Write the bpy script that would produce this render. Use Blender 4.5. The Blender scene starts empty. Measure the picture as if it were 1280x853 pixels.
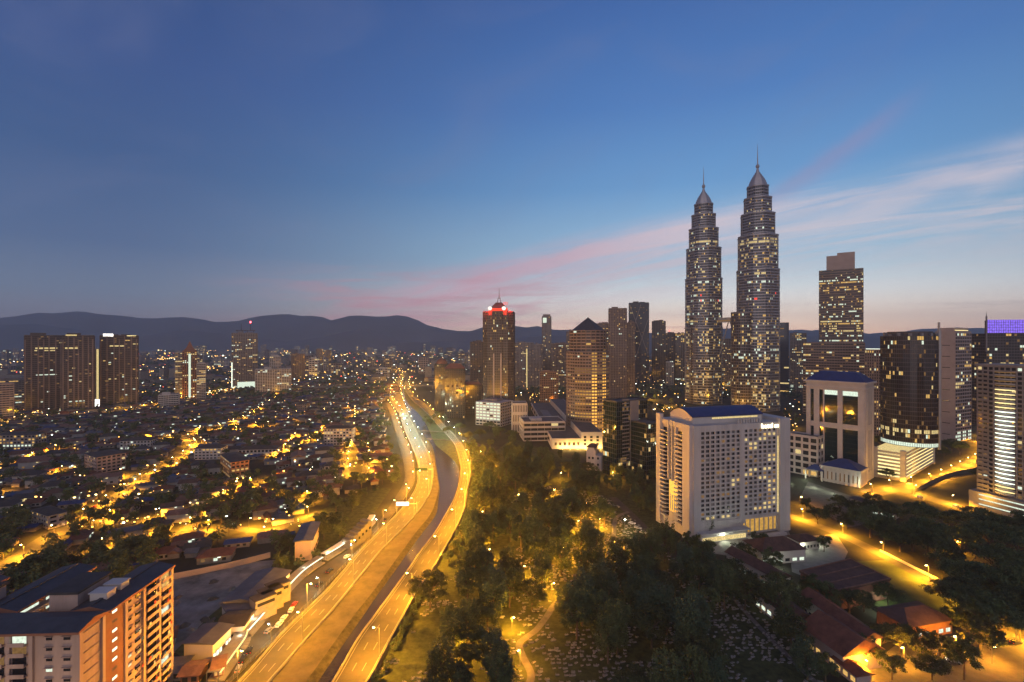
import bpy, bmesh, math, random
from mathutils import Vector, Matrix, noise
random.seed(11)
R = math.radians
SC = bpy.context.scene
COL = SC.collection
H, F, CX, HY = 120.0, 604.0, 640.0, 426.5      # camera height, focal length in photo pixels, photo centre

# ------------------------------------------------------------------ camera
cam_d = bpy.data.cameras.new('camera'); cam = bpy.data.objects.new('camera', cam_d); COL.objects.link(cam)
cam.location = (0, 0, H); cam.rotation_euler = (R(90), 0, 0)
cam_d.lens = F / 1280 * 36; cam_d.sensor_width = 36; cam_d.clip_start = 1; cam_d.clip_end = 40000
SC.camera = cam

# ------------------------------------------------------------------ render / view
cy = SC.cycles
cy.use_denoising = True
try: cy.denoiser = 'OPENIMAGEDENOISE'
except Exception: pass
cy.max_bounces = 4; cy.diffuse_bounces = 2; cy.glossy_bounces = 3; cy.transmission_bounces = 2
cy.volume_bounces = 0; cy.transparent_max_bounces = 4
cy.caustics_reflective = False; cy.caustics_refractive = False
cy.sample_clamp_indirect = 4.0
cy.use_light_tree = True
vs = SC.view_settings
vs.view_transform = 'Standard'; vs.look = 'None'; vs.exposure = 0.0; vs.gamma = 1.0; vs.use_curve_mapping = False

# ------------------------------------------------------------------ node helper
class NT:
    def __init__(s, tree): s.t = tree; s.n = tree.nodes; s.l = tree.links
    def new(s, typ, **kw):
        n = s.n.new(typ)
        for k, v in kw.items():
            if k.startswith('_'): setattr(n, k[1:], v)
            else: s.put(n, k, v)
        return n
    def put(s, n, k, v):
        key = int(k[1:]) if k[0] == 'i' and k[1:].isdigit() else k
        sock = n.inputs[key]
        if hasattr(v, 'is_output'): s.l.new(v, sock)
        else: sock.default_value = v
    def m(s, op, a, b=None, c=None, clamp=False):
        n = s.n.new('ShaderNodeMath'); n.operation = op; n.use_clamp = clamp
        for i, v in enumerate((a, b, c)):
            if v is None: continue
            if hasattr(v, 'is_output'): s.l.new(v, n.inputs[i])
            else: n.inputs[i].default_value = v
        return n.outputs[0]
    def mix(s, fac, a, b, blend='MIX'):
        n = s.n.new('ShaderNodeMix'); n.data_type = 'RGBA'; n.blend_type = blend
        for i, v in ((0, fac), (6, a), (7, b)):
            if hasattr(v, 'is_output'): s.l.new(v, n.inputs[i])
            else: n.inputs[i].default_value = v if i == 0 else (*v[:3], 1)
        return n.outputs[2]
    def ramp(s, fac, stops, interp='LINEAR'):
        n = s.n.new('ShaderNodeValToRGB'); n.color_ramp.interpolation = interp
        e = n.color_ramp.elements
        while len(e) > 1: e.remove(e[-1])
        e[0].position = stops[0][0]; e[0].color = (*stops[0][1], 1)
        for p, c in stops[1:]:
            q = e.new(p); q.color = (*c, 1)
        s.l.new(fac, n.inputs[0]); return n.outputs[0]
    def sstep(s, x, a, b):
        n = s.n.new('ShaderNodeMapRange'); n.interpolation_type = 'SMOOTHSTEP'
        s.l.new(x, n.inputs[0]); n.inputs[1].default_value = a; n.inputs[2].default_value = b
        return n.outputs[0]

def srgb(r, g, b):
    f = lambda c: (c / 255 / 12.92) if c / 255 <= .04045 else ((c / 255 + .055) / 1.055) ** 2.4
    return (f(r), f(g), f(b))

# ------------------------------------------------------------------ sky
SUN_EL, SUN_AZ = R(-3.0), R(22.0)        # the sun is just under the horizon, right of the road's end
W = bpy.data.worlds.new('World'); SC.world = W; W.use_nodes = True
w = NT(W.node_tree); w.n.clear()
tc = w.new('ShaderNodeTexCoord')
sep = w.new('ShaderNodeSeparateXYZ', Vector=tc.outputs['Generated'])
X, Y, Z = sep.outputs
el = w.m('MULTIPLY', w.m('ARCSINE', Z), 180 / math.pi)           # degrees above the horizon
az = w.m('MULTIPLY', w.m('ARCTAN2', X, Y), 180 / math.pi)        # degrees clockwise from straight ahead
e01 = w.m('DIVIDE', w.m('MAXIMUM', el, 0.0), 90.0)
warm = w.ramp(e01, [(0, srgb(246, 196, 160)), (.022, srgb(250, 226, 208)), (.055, srgb(226, 232, 236)), (.10, srgb(164, 204, 230)),
                    (.19, srgb(104, 158, 210)), (.28, srgb(76, 126, 190)), (.40, srgb(58, 98, 164)), (.62, srgb(44, 76, 132)), (1, srgb(36, 62, 116))])
cool = w.ramp(e01, [(0, srgb(140, 130, 140)), (.02, srgb(136, 138, 154)), (.05, srgb(112, 132, 160)), (.10, srgb(80, 108, 150)),
                    (.19, srgb(58, 92, 142)), (.28, srgb(54, 84, 140)), (.40, srgb(42, 72, 128)), (.62, srgb(36, 62, 114)), (1, srgb(32, 54, 104))])
daz = w.m('ABSOLUTE', w.m('SUBTRACT', az, 24.0))
fwarm = w.sstep(daz, 66.0, 4.0)
base = w.mix(fwarm, cool, warm)
# cirrus: one long arc from low in the middle up to the right, drawn out by the wind
u = w.m('ADD', az, 15.0)
arc = w.m('ADD', w.m('MULTIPLY', u, .268), w.m('MULTIPLY', w.m('MULTIPLY', u, w.m('SUBTRACT', az, 5.7)), -.0026))
arc = w.m('ADD', arc, 4.2)
dev = w.m('SUBTRACT', el, arc)
def cnoise(sx, sy, scale, detail, off, rough=.6, dist=.6):
    cv = w.new('ShaderNodeCombineXYZ', X=w.m('MULTIPLY', az, sx), Y=w.m('MULTIPLY', dev, sy), Z=off)
    n = w.new('ShaderNodeTexNoise', Vector=cv.outputs[0], Scale=scale, Detail=detail, Roughness=rough, Distortion=dist)
    return n.outputs[0]
n1 = cnoise(.06, .30, 1.0, 6, 3.0); n2 = cnoise(.035, .55, 1.0, 7, 9.0, .65, 1.0); n3 = cnoise(.11, .16, 1.0, 5, 17.0)
wid = w.m('ADD', .75, w.m('MULTIPLY', w.m('MAXIMUM', u, 0.0), .022))
dn = w.m('DIVIDE', w.m('ADD', dev, w.m('MULTIPLY', w.m('SUBTRACT', n3, .5), 4.2)), wid)
band = w.m('POWER', 2.718, w.m('MULTIPLY', w.m('MULTIPLY', dn, dn), -1.0))
band2 = w.m('MULTIPLY', w.sstep(dev, -11.0, -1.0), w.sstep(dev, 3.0, -.5))
azmask = w.m('MULTIPLY', w.sstep(az, -34.0, -12.0), w.sstep(az, 75.0, 50.0))
coremask = w.m('MULTIPLY', w.sstep(az, -20.0, -8.0), w.sstep(az, 34.0, 22.0))
def soft(x, c, up, dn_):     # bell with its own width above and below
    d_ = w.m('SUBTRACT', x, c); g_ = w.m('ADD', w.m('DIVIDE', w.m('MAXIMUM', d_, 0.0), up), w.m('DIVIDE', w.m('MAXIMUM', w.m('MULTIPLY', d_, -1.0), 0.0), dn_))
    return w.m('POWER', 2.718, w.m('MULTIPLY', w.m('MULTIPLY', g_, g_), -1.0))
wob = w.m('MULTIPLY', w.m('SUBTRACT', n3, .5), 3.0)
c1 = w.m('MULTIPLY', w.m('MULTIPLY', soft(w.m('ADD', dev, wob), 0.0, .75, 1.9), w.sstep(n1, .20, .60)), coremask)
el2 = w.m('ADD', 10.4, w.m('MULTIPLY', w.m('SUBTRACT', az, 29.0), .23))
c3 = w.m('MULTIPLY', w.m('MULTIPLY', soft(w.m('ADD', el, wob), el2, 1.5, 1.1), w.sstep(n1, .20, .66)), w.m('MULTIPLY', w.sstep(az, 14.0, 30.0), w.sstep(az, 80.0, 55.0)))
el3 = w.m('ADD', 15.2, w.m('MULTIPLY', w.m('SUBTRACT', az, 29.0), .56))
c4 = w.m('MULTIPLY', soft(w.m('ADD', el, w.m('MULTIPLY', wob, .5)), el3, .8, 1.2), w.m('MULTIPLY', w.sstep(az, 24.0, 31.0), w.sstep(az, 42.0, 35.0)))
c2 = w.m('MULTIPLY', w.m('MULTIPLY', band2, w.sstep(n2, .36, .66)), azmask)
pink = w.mix(w.sstep(az, -12.0, 30.0), srgb(206, 158, 180), srgb(222, 208, 216))
base = w.mix(w.m('MULTIPLY', c2, .75), base, pink)
base = w.mix(w.m('MULTIPLY', c1, .78), base, pink)
base = w.mix(w.m('MULTIPLY', c3, .66), base, pink)
base = w.mix(w.m('MULTIPLY', c4, .30), base, srgb(170, 138, 170))
# low pink veil over the hills left of the middle, and grey-violet bars low down
veil = w.m('MULTIPLY', w.m('MULTIPLY', w.sstep(el, .8, 3.0), w.sstep(el, 10.0, 5.0)), w.m('MULTIPLY', w.sstep(az, -36.0, -14.0), w.sstep(az, 14.0, -4.0)))
cv = w.new('ShaderNodeCombineXYZ', X=w.m('MULTIPLY', az, .07), Y=w.m('MULTIPLY', el, .75), Z=5.0)
n4 = w.new('ShaderNodeTexNoise', Vector=cv.outputs[0], Scale=1.0, Detail=6.0, Roughness=.62, Distortion=.7).outputs[0]
base = w.mix(w.m('MULTIPLY', w.m('MULTIPLY', veil, w.sstep(n4, .44, .64)), .72), base, srgb(196, 142, 160))
cv = w.new('ShaderNodeCombineXYZ', X=w.m('MULTIPLY', az, .05), Y=w.m('MULTIPLY', el, 1.1), Z=31.0)
n5 = w.new('ShaderNodeTexNoise', Vector=cv.outputs[0], Scale=1.0, Detail=6.0, Roughness=.6, Distortion=.5).outputs[0]
bars = w.m('MULTIPLY', w.m('MULTIPLY', w.sstep(el, .2, 1.6), w.sstep(el, 5.0, 2.0)), w.sstep(n5, .52, .72))
base = w.mix(w.m('MULTIPLY', bars, .40), base, srgb(124, 108, 124))
# broad, very soft grey-blue patches high up
cv = w.new('ShaderNodeCombineXYZ', X=w.m('MULTIPLY', az, .035), Y=w.m('MULTIPLY', w.m('SUBTRACT', el, w.m('MULTIPLY', az, .22)), .085), Z=2.0)
n6 = w.new('ShaderNodeTexNoise', Vector=cv.outputs[0], Scale=1.0, Detail=5.0, Roughness=.55, Distortion=.8).outputs[0]
base = w.mix(w.m('MULTIPLY', w.m('MULTIPLY', w.sstep(n6, .45, .72), w.sstep(el, 4.0, 12.0)), .20), base, srgb(120, 128, 164))
sky = w.new('ShaderNodeTexSky'); sky.sky_type = 'NISHITA'; sky.sun_disc = False
sky.sun_elevation = SUN_EL; sky.sun_rotation = SUN_AZ
skys = w.mix(1.0, sky.outputs[0], (.10, .10, .10), 'MULTIPLY')
tot = w.mix(1.0, base, skys, 'ADD')
# the pale side of the twilight sky, behind the camera
back = w.m('MULTIPLY', w.sstep(Y, -.05, -.8), w.sstep(el, 60.0, 5.0))
tot = w.mix(w.m('MULTIPLY', back, .7), tot, (.46, .42, .48))
tot = w.mix(w.m('MULTIPLY', w.m('MULTIPLY', w.sstep(el, 9.0, .5), fwarm), .8), tot, w.mix(1.0, tot, (1.7, 1.62, 1.5), 'MULTIPLY'))
tot = w.mix(w.m('MULTIPLY', w.sstep(el, 5.0, .5), .5), tot, w.mix(1.0, tot, (1.35, 1.32, 1.3), 'MULTIPLY'))
bg = w.new('ShaderNodeBackground', Color=tot, Strength=1.0)
out = w.new('ShaderNodeOutputWorld', Surface=bg.outputs[0])

# one weak, very soft fill added behind the camera to lift the facing walls
sd = bpy.data.lights.new('twilight_fill', 'SUN'); sd.energy = .56; sd.angle = R(60); sd.color = (1, .86, .84)
so = bpy.data.objects.new('twilight_fill', sd); COL.objects.link(so); so.rotation_euler = (R(66), 0, R(-14)); so.location = (0, -50, 300)

# ------------------------------------------------------------------ materials
MATS = {}
def mat(name, c, rough=.8, var=.18, scale=.12, metal=0.0, spec=.3, c2=None, stretch=None, bump=0):
    if name in MATS: return MATS[name]
    m = bpy.data.materials.new(name); m.use_nodes = True; t = NT(m.node_tree)
    b = t.n['Principled BSDF']; b.inputs['Roughness'].default_value = rough; b.inputs['Metallic'].default_value = metal
    b.inputs['Specular IOR Level'].default_value = spec
    tcn = t.new('ShaderNodeTexCoord'); vec = tcn.outputs['Object']
    if stretch: vec = t.new('ShaderNodeMapping', Vector=vec, Scale=stretch).outputs[0]
    nz = t.new('ShaderNodeTexNoise', Vector=vec, Scale=scale, Detail=6.0, Roughness=.65)
    lo = tuple(x * (1 - var) for x in c); hi = c2 or tuple(min(1, x * (1 + var)) for x in c)
    rc = t.ramp(nz.outputs[0], [(.3, lo), (.7, hi)])
    t.l.new(rc, b.inputs['Base Color'])
    if bump:
        bn = t.new('ShaderNodeBump', Strength=bump, Distance=.3, Height=nz.outputs[0]); t.l.new(bn.outputs[0], b.inputs['Normal'])
    MATS[name] = m; return m
def glow(name, c, strength, flick=.5, sample=False, scale=1.3):
    if name in MATS: return MATS[name]
    m = bpy.data.materials.new(name); m.use_nodes = True; t = NT(m.node_tree); t.n.clear()
    vec = t.new('ShaderNodeTexCoord').outputs['Object']
    nz = t.new('ShaderNodeTexNoise', Vector=vec, Scale=scale, Detail=2.0)
    s = t.m('MULTIPLY', t.m('ADD', 1 - flick, t.m('MULTIPLY', nz.outputs[0], 2 * flick)), strength)
    e = t.new('ShaderNodeEmission', Color=(*c, 1), Strength=s)
    t.new('ShaderNodeOutputMaterial', Surface=e.outputs[0])
    m.cycles.emission_sampling = 'FRONT' if sample else 'NONE'
    MATS[name] = m; return m

M = lambda n: MATS[n]
mat('asphalt', (.044, .040, .033), .75, .3, .10, c2=(.070, .062, .050))
mat('asphalt_worn', (.055, .050, .044), .8, .3, .2)
mat('paint', (.26, .245, .21), .6, .1)
mat('concrete', (.20, .185, .17), .85, .22, .25)
mat('concrete_dark', (.10, .09, .08), .9, .3, .3)
mat('path_stone', (.13, .12, .11), .9, .3, .4); mat('apron', (.060, .050, .038), .9, .35, .16, c2=(.10, .083, .06))
mat('bank', (.035, .035, .018), .95, .6, .45, c2=(.085, .075, .045), bump=.6)
mat('soil', (.022, .026, .014), .95, .5, .03, c2=(.045, .042, .028))
mat('grass', (.028, .042, .014), .95, .5, .32, c2=(.075, .09, .03), bump=.5)
mat('lawn', (.07, .095, .025), .95, .3, .2)
mat('sand', (.14, .14, .12), .95, .45, .09, c2=(.30, .29, .26))
mat('house_wall', (.24, .21, .18), .85, .25, .2); mat('house_pale', (.34, .32, .30), .85, .2, .2)
mat('hotel_white', (.46, .43, .41), .7, .16, .22, stretch=(1, 1, .12))
mat('cream', (.52, .47, .43), .75, .1, .1)
mat('bank_stone', (.46, .40, .365), .7, .1, .15)
mat('tan', (.40, .31, .27), .8, .12, .08)
mat('pinkish', (.42, .30, .245), .85, .2, .3, stretch=(1, 1, .15))
mat('rust', (.26, .115, .07), .85, .2, .2)
mat('brownwall', (.22, .16, .135), .75, .2, .06)
mat('darkwall', (.105, .085, .078), .7, .25, .06)
mat('flat_dark', (.055, .045, .042), .8, .2, .06); mat('greywall', (.24, .21, .20), .8, .15, .08)
mat('palewall', (.42, .39, .37), .8, .15, .08)
mat('orangewall', (.42, .20, .10), .8, .15, .08)
mat('steel', (.34, .325, .345), .4, .12, .05, metal=.35, spec=.5)
mat('steel_dark', (.21, .18, .17), .45, .15, .05, metal=.3, spec=.5)
mat('metal', (.25, .25, .25), .5, .1, .5, metal=.7)
mat('blue_roof', (.030, .045, .14), .55, .2, .2)
mat('slate', (.055, .058, .068), .6, .3, .25, stretch=(1, 1, 1))
mat('roof_grey', (.105, .105, .115), .6, .3, .15)
mat('roof_dark', (.055, .05, .05), .8, .3, .2)
mat('roof_flat', (.10, .095, .095), .85, .3, .1); mat('roof_red', (.15, .055, .032), .8, .35, .3, c2=(.22, .085, .05))
mat('roof_brown', (.105, .055, .04), .8, .35, .3)
mat('roof_blue', (.03, .052, .14), .5, .25, .3)
mat('roof_rust', (.19, .10, .07), .75, .4, .4)
mat('brick', (.22, .10, .065), .9, .25, .4)
mat('bark', (.10, .075, .055), .95, .3, .8)
mat('leaf_a', (.05, .078, .03), .75, .5, .16, c2=(.125, .16, .06))
mat('leaf_b', (.055, .072, .028), .75, .55, .10, c2=(.12, .14, .05))
mat('leaf_c', (.045, .08, .044), .75, .5, .2, c2=(.10, .15, .08))
mat('stone', (.15, .145, .14), .85, .45, .35, c2=(.36, .35, .34))
mat('glass', (.018, .020, .026), .12, .2, .02, spec=.6)
mat('glass_teal', (.006, .022, .026), .06, .3, .03, spec=.55)
mat('glass_blue', (.02, .035, .075), .12, .3, .03, spec=.7)
mat('glass_brown', (.035, .026, .022), .2, .3, .03, spec=.5)
mat('car_white', (.7, .7, .7), .25, .03); mat('car_dark', (.03, .032, .04), .25, .1); mat('car_silver', (.4, .41, .42), .3, .05, metal=.6); mat('car_red', (.30, .03, .02), .3, .1)
mat('rubber', (.02, .02, .02), .8, .1)
mat('hillside_hazed', (.065, .085, .105), .95, .4, .0012, c2=(.09, .11, .135))  # pale bluish tone puts part of the distance haze into the colour
mat('sign_dark', (.02, .05, .045), .5, .1)
glow('lit_warm', (1.0, .60, .17), .75, .7); glow('lit_yellow', (1.0, .76, .32), .8, .7); glow('lit_white', (.86, 1.0, .80), .95, .6)
glow('lit_dim', (1.0, .55, .20), .20, .7); glow('globe', (1.0, .93, .82), 1.3, .2); glow('lit_gold', (1.0, .50, .08), 1.5, .4); glow('lit_gold_dim', (1.0, .55, .12), .55, .7, scale=.6); glow('lit_red', (1.0, .06, .03), 1.6, .3)
glow('strip_white', (.92, 1.0, .80), 1.9, .3); glow('strip_yellow', (1.0, .80, .34), 1.5, .3); glow('purple', (.30, .18, 1.0), 1.0, .7, scale=.35)
glow('sodium', (1.0, .62, .20), 60, 0); glow('ledlamp', (.92, 1.0, .86), 60, 0); glow('red_beacon', (1.0, .06, .08), 14, 0)
glow('sign_white', (1.0, .86, .55), 5.0, .1); glow('panel_white', (1.0, .95, .85), 3.0, .1); glow('headlight', (1, .95, .8), 25, 0)
mat('curtain', (.16, .15, .14), .9, .3, .5); mat('cloth_blue', (.05, .12, .35)); mat('cloth_red', (.4, .06, .05)); mat('cloth_white', (.6, .6, .58))
GL = lambda g: [M(g), M('lit_yellow'), M('lit_white'), M('lit_dim'), M('lit_warm')]

# ------------------------------------------------------------------ mesh helper
class MB:
    def __init__(s): s.v = []; s.f = []; s.mi = []; s.xf = None
    def pt(s, p):
        s.v.append(tuple(p)); return len(s.v) - 1
    def face(s, pts, m=0):
        i = len(s.v); s.v.extend(tuple(p) for p in pts); s.f.append(tuple(range(i, i + len(pts)))); s.mi.append(m)
    def box(s, x0, y0, z0, x1, y1, z1, m=0):
        i = len(s.v)
        s.v += [(x0, y0, z0), (x1, y0, z0), (x1, y1, z0), (x0, y1, z0), (x0, y0, z1), (x1, y0, z1), (x1, y1, z1), (x0, y1, z1)]
        for q in ((0, 3, 2, 1), (4, 5, 6, 7), (0, 1, 5, 4), (1, 2, 6, 5), (2, 3, 7, 6), (3, 0, 4, 7)):
            s.f.append(tuple(i + k for k in q)); s.mi.append(m)
    def obox(s, a, d, n, l0, l1, o0, o1, z0, z1, m=0):
        i = len(s.v)
        P = lambda l, o, z: (a[0] + d[0] * l + n[0] * o, a[1] + d[1] * l + n[1] * o, z)
        s.v += [P(l0, o1, z0), P(l1, o1, z0), P(l1, o0, z0), P(l0, o0, z0), P(l0, o1, z1), P(l1, o1, z1), P(l1, o0, z1), P(l0, o0, z1)]
        for q in ((0, 3, 2, 1), (4, 5, 6, 7), (0, 1, 5, 4), (1, 2, 6, 5), (2, 3, 7, 6), (3, 0, 4, 7)):
            s.f.append(tuple(i + k for k in q)); s.mi.append(m)
    def prism(s, poly, z0, z1, m=0, mtop=None, top=None):
        n = len(poly); i = len(s.v); tp = top or poly
        s.v += [(x, y, z0) for x, y in poly] + [(x, y, z1) for x, y in tp]
        for k in range(n):
            j = (k + 1) % n; s.f.append((i + k, i + j, i + n + j, i + n + k)); s.mi.append(m)
        s.f.append(tuple(i + n + k for k in range(n))); s.mi.append(m if mtop is None else mtop)
        s.f.append(tuple(i + k for k in reversed(range(n)))); s.mi.append(m)
    def tube(s, p, q, r0, r1, n=6, m=0):
        p, q = Vector(p), Vector(q); d = (q - p).normalized()
        a = d.orthogonal().normalized(); b = d.cross(a); i = len(s.v)
        for c, r in ((p, r0), (q, r1)):
            for k in range(n):
                t = 2 * math.pi * k / n; s.v.append(tuple(c + (a * math.cos(t) + b * math.sin(t)) * r))
        for k in range(n):
            j = (k + 1) % n; s.f.append((i + k, i + j, i + n + j, i + n + k)); s.mi.append(m)
        s.f.append(tuple(i + n + k for k in range(n))); s.mi.append(m)
        s.f.append(tuple(i + k for k in reversed(range(n)))); s.mi.append(m)
    def lathe(s, prof, n=24, m=0, cx=0, cy=0, star=0, smooth=None):
        i = len(s.v)
        for r, z in prof:
            for k in range(n):
                t = 2 * math.pi * k / n; rr = r * (1 + star * math.cos(8 * t)); s.v.append((cx + rr * math.cos(t), cy + rr * math.sin(t), z))
        for a in range(len(prof) - 1):
            for k in range(n):
                j = (k + 1) % n; s.f.append((i + a * n + k, i + a * n + j, i + (a + 1) * n + j, i + (a + 1) * n + k)); s.mi.append(m)
        s.f.append(tuple(i + (len(prof) - 1) * n + k for k in range(n))); s.mi.append(m)
    def build(s, name, mats, parent=None, **kw):
        me = bpy.data.meshes.new(name); me.from_pydata(s.v, [], s.f); me.update()
        if not isinstance(mats, (list, tuple)): mats = [mats]
        for q in mats: me.materials.append(q if not isinstance(q, str) else M(q))
        if len(mats) > 1: me.polygons.foreach_set('material_index', s.mi)
        o = bpy.data.objects.new(name, me); COL.objects.link(o)
        if parent: o.parent = parent
        for k, v in kw.items(): o[k] = v
        return o

def thing(name, label, cat, loc=(0, 0, 0), rz=0.0, group=None):
    o = bpy.data.objects.new(name, None); COL.objects.link(o); o.empty_display_size = .1
    o.location = loc; o.rotation_euler = (0, 0, rz); o['label'] = label; o['category'] = cat
    if group: o['group'] = group
    return o
def tag(o, label, cat, group=None):
    o['label'] = label; o['category'] = cat
    if group: o['group'] = group
    return o
KIDS = {}
def kids(o):
    if o.name not in KIDS: KIDS[o.name] = list(o.children)
    return KIDS[o.name]
def dup(root, loc, rz=0.0, sc=None, label=None, group=None, used=set()):
    """the first time moves the thing itself, then copies it with its parts and their sub-parts"""
    if root.name not in used:
        used.add(root.name); kids(root); r = root
    else:
        r = root.copy(); COL.objects.link(r)
        for ch in kids(root):
            c = ch.copy(); COL.objects.link(c); c.parent = r
            for g in kids(ch):
                d = g.copy(); COL.objects.link(d); d.parent = c
    r.location = loc; r.rotation_euler = (0, 0, rz)
    if sc is not None: r.scale = sc if isinstance(sc, (tuple, list)) else (sc, sc, sc)
    if label: r['label'] = label
    if group: r['group'] = group
    return r
def struct(name, mb, m, **kw):
    o = mb.build(name, m); o['kind'] = 'structure'; return o

# ------------------------------------------------------------------ photo pixel on a level at height z -> place on the ground
def G(px, py, z=0.0):
    d = (H - z) * F / (py - HY); return Vector(((px - CX) / F * d, d))
def ZT(py, d): return H + (HY - py) / F * d                 # height of a point at distance d
def PX(x, y): return CX + x / y * F
def PY(y, z=0.0): return HY + (H - z) / y * F
def spot(xl, xr, xc, yb, yaw, ytop, xd=None, depth=20.0):
    p = G(xc, yb); a = R(yaw); u = Vector((math.cos(a), math.sin(a))); v = Vector((-u.y, u.x))
    def hit(o, d, px):
        k = (px - CX) / F; return (k * o.y - o.x) / (d.x - k * d.y)
    tl, tr = hit(p, u, xl), hit(p, u, xr); o = p + u * tl; wd = tr - tl
    if xd is not None:
        c = o if xd < xl else o + u * wd; depth = hit(c, v, xd)
    return o, a, wd, depth, ZT(ytop, p.y)
def inpoly(x, y, poly):
    c = False; n = len(poly)
    for i in range(n):
        (x1, y1), (x2, y2) = poly[i], poly[(i + 1) % n]
        if (y1 > y) != (y2 > y) and x < (x2 - x1) * (y - y1) / (y2 - y1) + x1: c = not c
    return c
# ================================================================== GROUND, HILLS, HAZE
g = MB(); g.face([(-9700, -280, 0), (9700, -280, 0), (9700, 9500, 0), (-9700, 9500, 0)])
struct('ground', g, 'soil')

def hill(name, D, prof, depth, rough, seed):
    xs = [p[0] for p in prof]; mb = MB(); n = 150; rows = 9
    def at(px):
        for (a, ya), (b, yb) in zip(prof, prof[1:]):
            if a <= px <= b: return ya + (yb - ya) * (px - a) / (b - a)
        return prof[-1][1]
    grid = []
    for r_ in range(rows):
        t = r_ / (rows - 1); k = math.sin(min(t / .6, 1) * math.pi / 2) if t < .6 else math.cos((t - .6) / .4 * math.pi / 2)
        row = []
        for i in range(n + 1):
            px = xs[0] + (xs[-1] - xs[0]) * i / n; x = (px - CX) / F * D; y = D + (t - .6) * depth
            zr = max(0, ZT(at(px), D))
            nz = noise.fractal(Vector((x / 900, y / 900, seed)), 1.0, 2.0, 5)
            z = k * (zr + nz * rough * min(1, zr / 150)) + (noise.noise(Vector((x / 350, y / 350, seed + 4))) * rough * .5 * k * (1 - k) * 4)
            row.append(mb.pt((x, y, max(-.5, z))))
        grid.append(row)
    for a, b in zip(grid, grid[1:]):
        for i in range(n): mb.f.append((a[i], a[i + 1], b[i + 1], b[i])); mb.mi.append(0)
    o = struct(name, mb, 'hillside_hazed'); o.data.polygons.foreach_set('use_smooth', [True] * len(o.data.polygons)); return o
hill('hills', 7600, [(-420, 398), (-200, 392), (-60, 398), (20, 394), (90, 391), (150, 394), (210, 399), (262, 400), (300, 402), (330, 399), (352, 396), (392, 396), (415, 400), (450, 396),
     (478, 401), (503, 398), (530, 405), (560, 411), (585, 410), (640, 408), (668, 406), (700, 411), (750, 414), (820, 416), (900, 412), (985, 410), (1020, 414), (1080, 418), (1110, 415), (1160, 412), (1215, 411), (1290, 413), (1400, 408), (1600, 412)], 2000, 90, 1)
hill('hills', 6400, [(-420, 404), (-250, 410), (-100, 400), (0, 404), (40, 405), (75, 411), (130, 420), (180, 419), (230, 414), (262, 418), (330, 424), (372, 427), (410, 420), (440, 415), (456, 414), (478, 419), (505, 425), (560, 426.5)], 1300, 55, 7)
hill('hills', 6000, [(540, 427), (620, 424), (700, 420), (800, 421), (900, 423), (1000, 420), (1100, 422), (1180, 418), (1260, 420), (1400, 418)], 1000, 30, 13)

hz = MB(); hz.box(-9800, -300, -1.0, 9800, 9600, 640.0)
hm = bpy.data.materials.new('haze'); hm.use_nodes = True; t = NT(hm.node_tree); t.n.clear()
pv = t.new('ShaderNodeVolumePrincipled', Color=(.80, .88, 1.0, 1), Density=.000094, Anisotropy=.1)
t.new('ShaderNodeOutputMaterial', Volume=pv.outputs[0])
ho = hz.build('haze', hm); ho['kind'] = 'stuff'; ho['label'] = 'thin evening haze over the whole city'

# ================================================================== HIGHWAY
ZR = 2.0
# photo rows: y, left road left edge, left road right edge, apron's far edge, water left, water right, right road left edge, right road right edge
ROWS = [(905, 232, 291, 343, 361, 377, 378, 424), (853, 298, 338, 382, 397, 414, 415, 461), (800, 345, 384, 420, 433, 445, 446, 489.5), (770, 375, 411, 442, 454, 467, 468, 506),
        (740, 406, 436, 466, 474.5, 489.5, 490, 522), (715, 428, 456, 484, 493, 507, 508, 540), (690, 449, 476, 502, 510.5, 524.5, 525, 555), (665, 474, 501, 520.5, 529, 543.5, 544, 568.5), (643, 496, 521, 538, 545, 556.5, 557, 579),
        (625, 511, 534, 545, 548, 566, 567, 583.5), (610, 519.5, 540, 548, 549.5, 571.5, 572, 585.5), (597, 522.5, 541.5, 546.5, 547.5, 573.5, 574.5, 588.5), (583, 522.5, 540.5, 544.5, 545.5, 572.5, 575, 588),
        (570, 519, 537, 541.5, 543.5, 561, 572.5, 584), (556, 513, 530.5, 536, 539.5, 544.5, 567.5, 578), (543, 507, 523, 527, 529, 538.5, 557, 567), (530, 502.3, 516, 518, 519, 532.5, 545, 554), (521, 500, 511.8, 513, 514, 526.5, 537.5, 546.5),
        (513, 495, 508.5, 509.5, 510, 519, 529.5, 540), (505.6, 490, 505, 505.8, 506.2, 511, 521, 533), (499, 487, 503.2, 503.8, 504.2, 507, 513.8, 523), (494, 486.5, 502.4, 503, 503.4, 505.6, 510, 517), (489, 487.8, 501.8, 502.4, 502.8, 504.6, 507, 514), (482, 492, 502.4, 502.8, 503, 503.8, 505.4, 512),
        (476, 495, 505, 505.2, 505.4, 506, 507.4, 513.4)]
ZC = [ZR, ZR, 1.6, .12, .12, ZR, ZR]
def spline(pts, sub=5):
    o = []
    for i in range(len(pts) - 1):
        p0, p1, p2, p3 = pts[max(i - 1, 0)], pts[i], pts[i + 1], pts[min(i + 2, len(pts) - 1)]
        for k in range(sub):
            t = k / sub; o.append(.5 * ((2 * p1) + (p2 - p0) * t + (2 * p0 - 5 * p1 + 4 * p2 - p3) * t * t + (3 * p1 - p0 - 3 * p2 + p3) * t ** 3))
    o.append(pts[-1]); return o
LINES = []
for c in range(7):
    LINES.append(spline([Vector((*G(r_[c + 1], r_[0], ZC[c]), ZC[c])) for r_ in ROWS]))
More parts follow.
